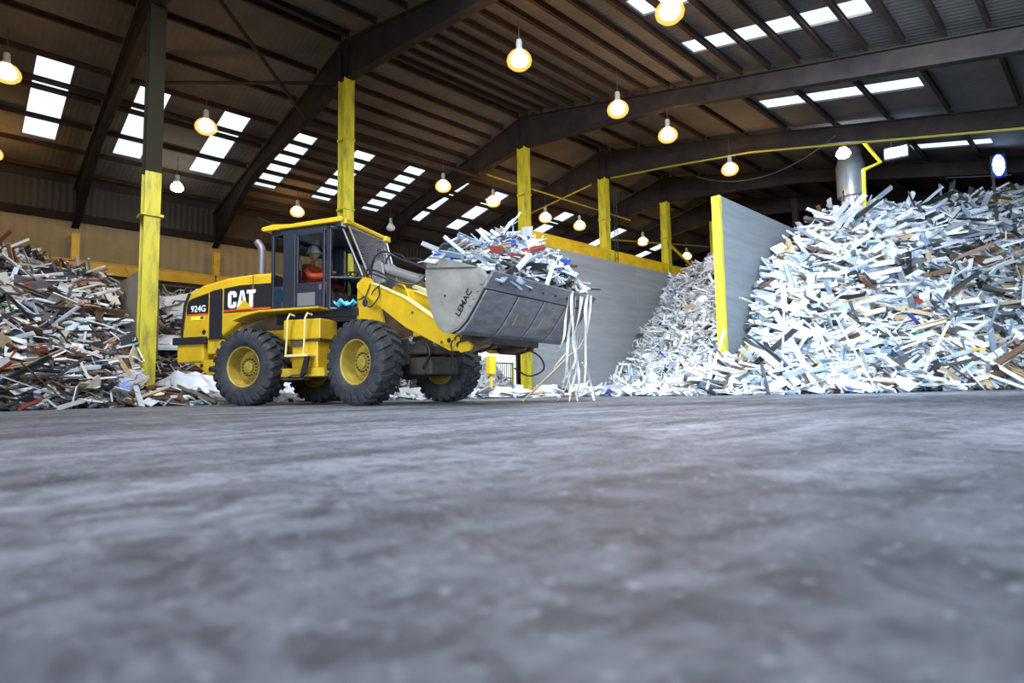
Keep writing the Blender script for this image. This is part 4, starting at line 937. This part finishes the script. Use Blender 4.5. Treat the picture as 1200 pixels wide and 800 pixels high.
def heap(name_label, short, hfun, region, count, sizes, colours, kinds, n_ind, zones, tilt=20, base=True, lift=.10, cat='scrap heap', grid=.25, align=None, wfun=None):
    """region: list of candidate (x,y) sampler function; hfun(x,y)->height or None"""
    mb = MB()
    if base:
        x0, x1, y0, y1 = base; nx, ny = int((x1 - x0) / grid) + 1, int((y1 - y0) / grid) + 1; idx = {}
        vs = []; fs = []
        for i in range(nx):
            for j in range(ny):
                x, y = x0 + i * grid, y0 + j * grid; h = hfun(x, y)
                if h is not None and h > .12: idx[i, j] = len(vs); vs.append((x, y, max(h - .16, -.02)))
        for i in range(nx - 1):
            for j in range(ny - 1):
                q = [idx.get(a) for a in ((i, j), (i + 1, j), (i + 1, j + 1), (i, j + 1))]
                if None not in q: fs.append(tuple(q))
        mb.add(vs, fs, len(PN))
    items = []; tries = 0
    while len(items) < count and tries < count * 8:
        tries += 1
        x, y = region(); h = hfun(x, y)
        if h is None: continue
        e = .15
        hx = (hfun(x + e, y) or h); hy = (hfun(x, y + e) or h); hx0 = (hfun(x - e, y) or h); hy0 = (hfun(x, y - e) or h)
        nrm = Vector((-(hx - hx0) / (2 * e), -(hy - hy0) / (2 * e), 1))
        # steeper ground has more surface: keep density per real area
        if rs.random() > min(1, nrm.length / 1.9): continue
        nrm.normalize()
        kind = pick(kinds); lo, hi, w0, w1 = sizes
        L = lo + (hi - lo) * rs.random() ** 2.6; W = rs.uniform(w0, w1)
        if kind == 'panel': W = rs.uniform(.18, .42) * (hi / 1.8) ** .6; L = rs.uniform(.3, .8) * (hi / 1.8) ** .5; T = rs.uniform(.01, .03)
        elif kind in ('channel', 'frame', 'angle'): W = rs.uniform(w0 * 1.1, w1); T = W * rs.uniform(.5, .9)
        elif kind == 'strip': W = rs.uniform(.012, .035); T = .006
        elif kind == 'bent': T = W * .3
        else: T = W * rs.uniform(.12, .4)
        yaw = rs.uniform(0, 2 * pi) if rs.random() < .5 or abs(nrm.z) > .97 else math.atan2(nrm.x, -nrm.y) + rs.gauss(0, .38)
        t1 = Vector((cos(yaw), sin(yaw), 0)); t1 = (t1 - nrm * t1.dot(nrm)).normalized()
        sway = radians(rs.gauss(0, tilt)); t1 = (t1 * cos(sway) + nrm * sin(sway)).normalized()
        t2 = nrm.cross(t1).normalized(); roll = radians(rs.gauss(0, 38)); t3 = t1.cross(t2)
        b = t2 * cos(roll) + t3 * sin(roll); c = t1.cross(b)
        off = rs.uniform(-.12, lift)
        p = Vector((x, y, h)) + nrm * off
        ext = abs(t1.z) * L / 2 + abs(b.z) * W / 2 + .01
        if p.z - ext < 0: p.z = ext
        if wfun and not wfun(p, t1, L): continue
        colr = pick(colours(x, y, h)); dist = (p - Vector((0, 0, .2))).length
        items.append([L * (W + .04) / dist ** 2 * (1 if off > 0 else .25), kind, colr, L, W, T, p, (t1, b, c), h])
    items.sort(key=lambda q: -q[0])
    # choose individuals: the large, outer, visible ones
    ind = items[:n_ind]; rest = items[n_ind:]
    for _, kind, colr, L, W, T, p, (a, b, c), h in rest:
        vs, fs = piece(kind, L, W, T); mb.add([p + a * v[0] + b * v[1] + c * v[2] for v in vs], fs, PN.index(colr))
    if mb.v:
        o = mb.build('scrap_heap', PLIST, fix=False); tag(o, name_label, cat, kind='stuff')
    for _, kind, colr, L, W, T, p, (a, b, c), h in ind:
        vs, fs = piece(kind, L, W, T); m2 = MB(); m2.add(vs, fs); noun, oname = NOUN[kind]
        o = m2.build(oname, PM[colr], fix=False); o.matrix_world = Matrix(((a.x, b.x, c.x, p.x), (a.y, b.y, c.y, p.y), (a.z, b.z, c.z, p.z), (0, 0, 0, 1)))
        size = 'long' if L > sizes[1] * .55 else ('short' if L < sizes[1] * .28 else 'middling')
        z = zones(p, h); X_, Z_ = to_XZ(p.x, p.y); lohi = SIDES.get(short); side = '' if not lohi else (', left side' if X_ / Z_ < lohi[0] else (', right side' if X_ / Z_ > lohi[1] else ', middle'))
        lab = '%s %s %s %s %s' % (size, colr, noun, z, short) if kind != 'plank' else '%s %s %s %s %s' % (size, colr, noun, z, short)
        lab += side; tag(o, lab, 'scrap piece', lab)
    return items

def bump(x, y, s=1.0): return .16 * s * (sin(x * 2.1 + 1.3 * sin(y * 1.7)) + sin(y * 2.6 + 1.1 * cos(x * 1.9 + 2))) + .07 * s * sin(x * 5.3 + y * 4.1)
def interp(t, xs, ys):
    if t <= xs[0]: return ys[0]
    for i in range(len(xs) - 1):
        if t <= xs[i + 1]: k = (t - xs[i]) / (xs[i + 1] - xs[i]); return ys[i] + (ys[i + 1] - ys[i]) * k
    return ys[-1]
# --- right heap: bearing r = sideways / forward as seen from the camera
def h_right(x, y):
    X, Z = to_XZ(x, y)
    if Z < 8: return None
    r = X / Z
    if r < .33 or r > 1.05: return None
    if x > 14.1 and y > 6.9: return None
    zf = interp(r, (.33, .36, .45, .6, .87, 1.05), (13.4, 13.3, 13.0, 13.4, 15.0, 16.5))
    zc = interp(r, (.33, .36, .45, .6, .87, 1.05), (17.6, 17.4, 17.2, 17.6, 18.6, 19.8))
    hc = interp(r, (.33, .36, .40, .45, .50, .58, .63, .72, .80, .87, 1.05), (3.0, 3.4, 4.1, 4.7, 4.85, 5.25, 5.5, 5.75, 6.0, 6.2, 6.2))
    t = (Z - zf) / (zc - zf)
    if t < -.02: return None
    if t > 2.2: return None
    g = interp(t, (0, .12, .25, .41, .55, .7, .85, 1.0, 1.2, 2.2), (.02, .10, .16, .29, .48, .68, .86, .98, 1.0, .90))
    return max(.02, hc * g + bump(x, y, 1.0) * min(1, t * 3 + .1))
def reg_right():
    while True:
        r = rs.uniform(.33, .98); Z = 12.8 + 6.6 * rs.random() ** 1.15
        if rs.random() < Z / 19.5: return XZ(r * Z, Z)
def col_right(x, y, h):
    X, Z = to_XZ(x, y); r = X / Z
    d = max(0, min(1, (r - .62) / .25)) * (1 if h < 5 else .4)
    return [('white', 34 - 18 * d), ('offwhite', 13), ('pale grey', 17), ('grey blue', 12), ('dark grey', 11 + 6 * d), ('black', 8 + 4 * d), ('brown', 4 + 8 * d), ('tan', 3 + 6 * d), ('teal', .5), ('green', .2), ('blue', .25), ('yellowish', .3), ('reddish', .3)]
KR = [('plank', 26), ('channel', 17), ('frame', 22), ('angle', 12), ('panel', 12), ('bent', 8), ('strip', 4)]
def z_right(p, h):
    return 'near the foot of' if p.z < 1.2 else ('low on the face of' if p.z < 2.6 else ('midway up the face of' if p.z < 4.3 else 'near the top of'))
def keep_right(p, d, L):
    if p.x + abs(d.x) * L / 2 > 14.2 and p.y + abs(d.y) * L / 2 > 6.86 and p.y - abs(d.y) * L / 2 < 7.25 and p.x > 13.6: return False
    return p.z + abs(d.z) * L / 2 < sheet(p.y) - .3
heap('huge tangled heap of white plastic frames and boards filling the right of the hall', 'the large right heap', h_right, reg_right, 6600, (.28, 2.3, .04, .16), col_right, KR, 150, z_right, tilt=20, base=(12.5, 34, -3, 9), wfun=keep_right)

# --- middle heap against the long push wall
def h_mid(x, y):
    if y > 13.95 or y < 5.2: return None
    if x > 14.1 and y < 7.2: return None
    uf = interp(y, (5.2, 6.3, 7.05, 9.5, 12, 14.08), (13.3, 12.6, 12.7, 14.3, 16.2, 18.0))
    s = x - uf
    if s < 0 or x > 27: return None
    g = interp(s, (0, .6, 1.2, 2.3, 3.5, 5.2, 7, 14), (.02, .22, .55, 1.55, 2.9, 4.75, 5.15, 5.1))
    if x < 14.4 and y < 7.3: g = min(g, 1.1)
    return max(.02, g + bump(x * 1.5, y * 1.5, .6) * min(1, s / 1.5))
def reg_mid():
    return rs.uniform(12.4, 24), rs.uniform(5.3, 13.9)
def col_mid(x, y, h): return [('white', 66), ('offwhite', 12), ('cream', 8), ('pale grey', 8), ('tan', 1.5), ('brown', 1.2), ('dark grey', 1.6), ('blue', .15), ('grey blue', 3)]
KM = [('plank', 30), ('channel', 10), ('angle', 10), ('strip', 22), ('bent', 18), ('panel', 6), ('frame', 8)]
def z_mid(p, h): return 'near the foot of' if p.z < 1.2 else ('midway up' if p.z < 3.2 else 'near the top of')
def keep_mid(p, d, L):
    if p.y + abs(d.y) * L / 2 > 13.93: return False
    if p.x + abs(d.x) * L / 2 > 14.0 and p.y - abs(d.y) * L / 2 < 7.25: return False
    return True
heap('bright white heap of thin plastic offcuts sloping against the long grey push wall', 'the white middle heap', h_mid, reg_mid, 5200, (.2, 1.2, .03, .09), col_mid, KM, 50, z_mid, tilt=24, base=(12.4, 25, 5.2, 14), wfun=keep_mid)

# --- left heap
def h_left(x, y):
    if x > 2.8 or x < -3.5: return None
    vf = 12.0 + .25 * max(x, -1)
    s = y - vf
    if s < 0 or y > 24.4: return None
    g = interp(s, (0, .25, .6, 1.3, 2.4, 3.4, 5.0, 6.5, 9, 12.5), (.02, .22, .6, 1.15, 2.0, 2.65, 3.2, 3.6, 3.75, 3.7))
    if x > 2.0: g *= 1 - .12 * (x - 2.0) / .8
    return max(.02, g + bump(x * 1.3, y * 1.3, .7) * min(1, s))
def reg_left(): return rs.uniform(-2.5, 2.8), 12.0 + 10.5 * rs.random() ** 1.5
def col_left(x, y, h): return [('white', 12), ('offwhite', 16), ('cream', 5), ('pale grey', 10), ('grey blue', 3), ('dark grey', 15), ('black', 10), ('brown', 16), ('tan', 11), ('teal', 1.2), ('reddish', 2), ('orange', .3), ('green', .3), ('blue', .3), ('yellowish', .3)]  # warm light of the lamps put into the mix: more brown, less grey
def keep_left(p, d, L): return p.x + abs(d.x) * L / 2 < 2.84
heap('dark mixed heap of boards and plastic scrap filling the bay at the far left', 'the dark left heap', h_left, reg_left, 5600, (.20, 1.5, .025, .09), col_left, KR, 90, z_mid, tilt=20, base=(-3.4, 2.9, 11.8, 24.4), wfun=keep_left)
# spill round the foot of the leftmost column
def h_spill(x, y):
    d = hypot(x - 3.0, y - 13.35)
    return max(.02, .32 - .28 * d) if d < 1.2 else None
heap('low litter of boards spilled round the foot of the leftmost column', 'the spill by the leftmost column', h_spill, lambda: (rs.uniform(1.9, 4.0), rs.uniform(12.3, 13.85)), 150, (.25, 1.1, .04, .1), col_left, KR, 12, lambda p, h: 'in', tilt=8, base=None)

# --- plastic film bales and brash behind the loader
def h_film(x, y):
    if x < 3.2 or x > 13.5: return None
    s = y - (16.6 + .1 * (x - 3))
    if s < 0 or y > 24: return None
    k = 1 - max(0, x - 8) / 9
    return max(.02, k * interp(s, (0, .3, .9, 1.6, 3, 7), (.3, .9, 1.7, 2.6, 3.25, 3.4)) + bump(x, y, .6))
heap('brown and white brash and sticks piled in the bay behind the loader', 'the heap behind the loader', h_film, lambda: (rs.uniform(3.2, 12), 16.6 + 4 * rs.random() ** 1.5), 1500, (.25, 1.2, .02, .07), lambda x, y, h: [('white', 30), ('brown', 18), ('tan', 14), ('pale grey', 18), ('dark grey', 12), ('black', 6), ('reddish', 1)],
     [('strip', 30), ('bent', 30), ('plank', 30), ('angle', 10)], 10, z_mid, tilt=28, base=(3.2, 13.5, 16.4, 24))
def film_sheet(x, y, z, w, d, hgt, lab, seed, yaw=0, grp=None, mtl=None):
    q = random.Random(seed); nx, ny = 30, 12; vs = []; fs = []; a, b, c2 = q.uniform(0, 6), q.uniform(0, 6), q.uniform(3, 5)
    for i in range(nx):
        for j in range(ny):
            s, t = i / (nx - 1), j / (ny - 1); sh = (sin(pi * s) ** .35) * (sin(pi * (t * .5 + .5 * 0)) if False else sin(pi * t) ** .5)
            vs.append(((s - .5) * w + .05 * sin(9 * t + a), (t - .5) * d + .06 * sin(7 * s + b), hgt * sh + .05 * sh * (sin(c2 * 4 * s + 3 * t + a) + sin(17 * t + 5 * s + b)) + .012))
    for i in range(nx - 1):
        for j in range(ny - 1): fs.append((i * ny + j, (i + 1) * ny + j, (i + 1) * ny + j + 1, i * ny + j + 1))
    m2 = MB(); m2.add(vs, fs); n = len(vs)
    m2.add([(v[0], v[1], 0.002) for v in vs[::ny] + vs[ny - 1::ny]], [])
    o = m2.build('plastic_film_bundle', mtl or M['film'], loc=(x, y, z), rz=yaw, smooth=True, fix=False)
    sm = o.modifiers.new('s', 'SOLIDIFY'); sm.thickness = .012
    tag(o, lab, 'plastic film', grp); return o
q = random.Random(5)
for k in range(24):
    w_ = q.uniform(1.3, 2.2); x = q.uniform(3.1 + w_ / 2, 7.8); y = 17.0 + q.uniform(0, 2.3); h = h_film(x, y) or .5
    if h < 1.2: continue
    lay = 'heaped high' if h > 2.2 else 'midway up the heap'
    pos = 'just right of the leftmost column' if x < 4.7 else ('behind the loader hood' if x < 6.2 else 'behind the loader cab')
    film_sheet(x, y, h - .05, w_, q.uniform(.5, .9), q.uniform(.14, .3), 'crumpled white plastic film %s %s' % (lay, pos), k, q.uniform(-.15, .15), 'film %s %s' % (lay, pos))
for i, (x, y, w, d, hgt, lab) in enumerate([(4.75, 14.9, 2.0, 1.0, .42, 'translucent plastic sheet mounded on the floor right of the leftmost column'), (4.9, 15.9, 3.2, .9, .62, 'flattened bundle of glossy film behind the loader rear'), (4.2, 16.0, 1.6, .8, .75, 'upper roll of shiny film just right of the leftmost column'),
                                              (7.6, 16.4, 2.6, .8, .7, 'white film bundle seen between the loader wheels')]):
    film_sheet(x, y, 0, w, d, hgt, lab, 50 + i, -.75)
mb = MB(); mb.box(-.45, .45, -.12, .12, 0, .12); o = mb.build('plastic_crate_lid', PM['blue'], loc=(4.95, 14.2, .16), rz=-.7, bevel=.02); tag(o, 'bright blue plastic slab lying behind the loader rear tyre', 'slab')

# --- white litter along the floor behind the loader up to the push wall
def h_lit(x, y): return .05 + .05 * abs(sin(x * 2 + y))
def reg_lit():
    r = rs.uniform(-.58, .45); Z = interp(r, (-.58, -.3, 0, .2, .45), (12.6, 14.0, 14.5, 14.2, 12.7)) + abs(rs.gauss(0, .8)); return XZ(r * Z, Z)
heap('thin band of white litter strewn on the floor behind the loader', 'the floor litter', h_lit, reg_lit, 1300, (.15, 1.1, .03, .16), lambda x, y, h: [('white', 55), ('offwhite', 18), ('pale grey', 10), ('tan', 8), ('dark grey', 4), ('brown', 3), ('blue', 1)],
     [('plank', 35), ('panel', 25), ('bent', 18), ('strip', 12), ('angle', 10)], 30, lambda p, h: 'lying in', tilt=5, base=None, lift=.05)
# heap before the doorway, coloured all white for the daylight glare on it
def h_door(x, y):
    d = hypot((x - 16.5) / 1.5, (y - 18.9) / 1.5); return max(.02, 1.5 * (1 - d)) if d < 1 else None
heap('small white heap in front of the bright doorway behind the far front tyre', 'the small heap by the doorway', h_door, lambda: (rs.uniform(15, 18), rs.uniform(17.4, 20.4)), 700, (.2, .9, .04, .14), lambda x, y, h: [('white', 1)], KM, 4, lambda p, h: 'in', tilt=20, base=(14.8, 18.2, 17.3, 20.5))

# --- load in the bucket (bucket coordinates -> world)
cF, sF = cos(FA), sin(FA)
def B2W(x, y, z): return Vector((HX + x * cF - y * sF, HY + x * sF + y * cF, z))
def W2B(x, y): dx, dy = x - HX, y - HY; return dx * cF + dy * sF, -dx * sF + dy * cF
def h_load(x, y):
    bx, by = W2B(x, y)
    if not (3.14 < bx < 4.12 and -1.30 < by < 1.32): return None
    edge = 1.93 - (bx - 3.2) * .32
    pk = .06 + .50 * math.exp(-((by + .15) / .62) ** 2 - ((bx - 3.5) / .45) ** 2) + .46 * math.exp(-((by - .65) / .55) ** 2 - ((bx - 3.6) / .5) ** 2) + .16 * math.exp(-((by + .95) / .35) ** 2 - ((bx - 3.4) / .4) ** 2)
    return edge - .03 + pk + .02 * sin(bx * 20) * sin(by * 14)
def reg_load():
    p = B2W(rs.uniform(3.15, 4.1), rs.uniform(-1.28, 1.3), 0); return p.x, p.y
mbL = MB(); G_ = 14; vs = []; fs = []
for i in range(G_):
    for j in range(2 * G_):
        p = B2W(3.16 + .93 * i / (G_ - 1), -1.32 + 2.64 * j / (2 * G_ - 1), 0); h = h_load(p.x, p.y) or 1.6; vs.append((p.x, p.y, h - .10))
for i in range(G_ - 1):
    for j in range(2 * G_ - 1): fs.append((i * 2 * G_ + j, (i + 1) * 2 * G_ + j, (i + 1) * 2 * G_ + j + 1, i * 2 * G_ + j + 1))
mbL.add(vs, fs); tag(mbL.build('scrap_fill', PLIST[-1], fix=False), 'dark packed scrap filling the bottom of the raised bucket', 'scrap', kind='stuff')
def keep_load(p, d, L):
    bx, by = W2B(p.x, p.y); dx = abs(d.x * cF + d.y * sF) * L / 2; dy = abs(-d.x * sF + d.y * cF) * L / 2
    return bx + dx < 4.55 and bx - dx > 2.85 and by - dy > -1.40 and by + dy < 1.85
heap('tangled small white plastic scrap heaped in the raised bucket', 'the bucket load', h_load, reg_load, 1050, (.12, .8, .02, .075), lambda x, y, h: [('white', 34), ('offwhite', 10), ('pale grey', 20), ('grey blue', 15), ('dark grey', 11), ('black', 7), ('reddish', 1.6), ('blue', 1.4), ('tan', 4), ('green', .5)],
     [('plank', 26), ('channel', 14), ('frame', 14), ('angle', 14), ('strip', 12), ('bent', 14), ('panel', 6)], 60, lambda p, h: 'on the crest of' if p.z > 2.15 else 'along the rim of', tilt=17, base=None, lift=.07, wfun=keep_load)
def special(kind, L, W, T, bpos, ang, elev, colr, lab, name):
    vs, fs = piece(kind, L, W, T); m2 = MB(); m2.add(vs, fs); o = m2.build(name, PM[colr], fix=False)
    o.location = B2W(*bpos); o.rotation_euler = (radians(20), -radians(elev), FA + radians(ang)); tag(o, lab, 'scrap piece'); return o
special('channel', .50, .13, .06, (3.12, -1.28, 2.12), 160, 22, 'pale grey', 'grey channel jutting out over the left corner of the raised bucket', 'channel_offcut')
special('panel', .34, .28, .02, (3.55, -.15, 2.58), 30, 50, 'pale grey', 'pale grey flat panel standing on the crest of the bucket load', 'scrap_sheet')
special('panel', .24, .17, .02, (3.5, .45, 2.62), 100, 75, 'dark grey', 'dark grey panel standing upright behind the crest of the bucket load', 'scrap_sheet')
special('bent', .45, .03, .01, (3.5, .05, 2.72), 60, 55, 'white', 'white strip sticking up highest from the bucket load', 'bent_strip')
special('plank', 1.1, .035, .012, (3.75, 1.35, 1.98), 80, 2, 'white', 'long white batten overhanging the far side of the bucket', 'scrap_board')
special('plank', .42, .05, .04, (3.95, -.42, 2.06), 80, 4, 'reddish', 'red bar lying across the middle of the bucket load', 'scrap_bar')
special('panel', .18, .12, .09, (3.85, -.85, 2.08), 60, 4, 'reddish', 'red brown block near the near end of the bucket load', 'scrap_block')
special('panel', .13, .10, .05, (3.75, -.38, 2.28), 40, 20, 'blue', 'small blue lump in the middle of the bucket load', 'scrap_lump')
special('panel', .30, .20, .10, (4.0, -.12, 1.96), 75, 5, 'black', 'black chunk resting against the bucket lip', 'scrap_block')
special('frame', .55, .09, .05, (4.12, -.75, 1.80), 60, 48, 'white', 'white frame bar leaning over the bucket lip at its near end', 'window_frame_offcut')
special('frame', .5, .06, .04, (4.12, .10, 1.86), 100, 50, 'white', 'thin white bar leaning over the middle of the bucket lip', 'window_frame_offcut')
special('panel', .28, .22, .02, (3.22, -1.33, 1.98), 70, 40, 'white', 'white scrap folded over the near top edge of the bucket', 'scrap_sheet')
# streamers hanging over the far end of the lip
q = random.Random(3)
for k in range(15):
    y = q.uniform(.55, 1.36); x = 4.16 + q.uniform(-.02, .06); zb = q.choice([.0, .0, .1, .5, .8, .3]); zt = 1.66
    if k % 3 == 1: x, zt = q.uniform(3.75, 3.95), 1.05
    pts = []; n = 14; ax, ay, ph = q.uniform(.05, .2), q.uniform(.05, .16), q.uniform(0, 6); dr = q.uniform(-.5, .1) * (1 - zb / 1.6)
    for i in range(n + 1):
        t = i / n; pts.append(B2W(x + ax * sin(t * 5 + ph) * t + dr * t ** 1.5, y + ay * sin(t * 4.2 + ph * 2) * t, zt - (zt - zb - .012) * t))
    w = q.uniform(.008, .022); vs = []; fs = []
    for i, p in enumerate(pts):
        a = ph + i * .22; d = Vector((cos(a), sin(a), 0)) * w; nn = Vector((-sin(a), cos(a), 0)) * .002
        vs += [p - d - nn, p + d - nn, p + d + nn, p - d + nn]
    for i in range(n):
        for e in range(4): fs.append((i * 4 + e, (i + 1) * 4 + e, (i + 1) * 4 + (e + 1) % 4, i * 4 + (e + 1) % 4))
    m2 = MB(); m2.add(vs, fs); o = m2.build('hanging_strip', PM['cream' if k % 3 else 'offwhite'], fix=False)
    tag(o, '%s plastic streamer hanging from the far end of the bucket lip %s' % ('cream' if k % 3 else 'white', 'down to the floor' if zb < .2 else 'ending above the floor'), 'plastic strip', '%s streamers hanging from the bucket lip, %s' % ('cream' if k % 3 else 'white', 'long' if zb < .2 else 'short'))
for i, (a, b) in enumerate([((4.1, .75, .75), (3.6, .1, .03)), ((4.15, .95, .6), (4.0, 1.7, .03))]):
    mb = MB(); p, q2 = B2W(*a), B2W(*b); mb.tube([p, q2], .018, 4); tag(mb.build('leaning_lath', PM['tan' if i == 0 else 'offwhite'], fix=False), ['tan lath leaning among the streamers, sloping down to the left', 'pale lath leaning among the streamers, sloping down to the right'][i], 'scrap piece')
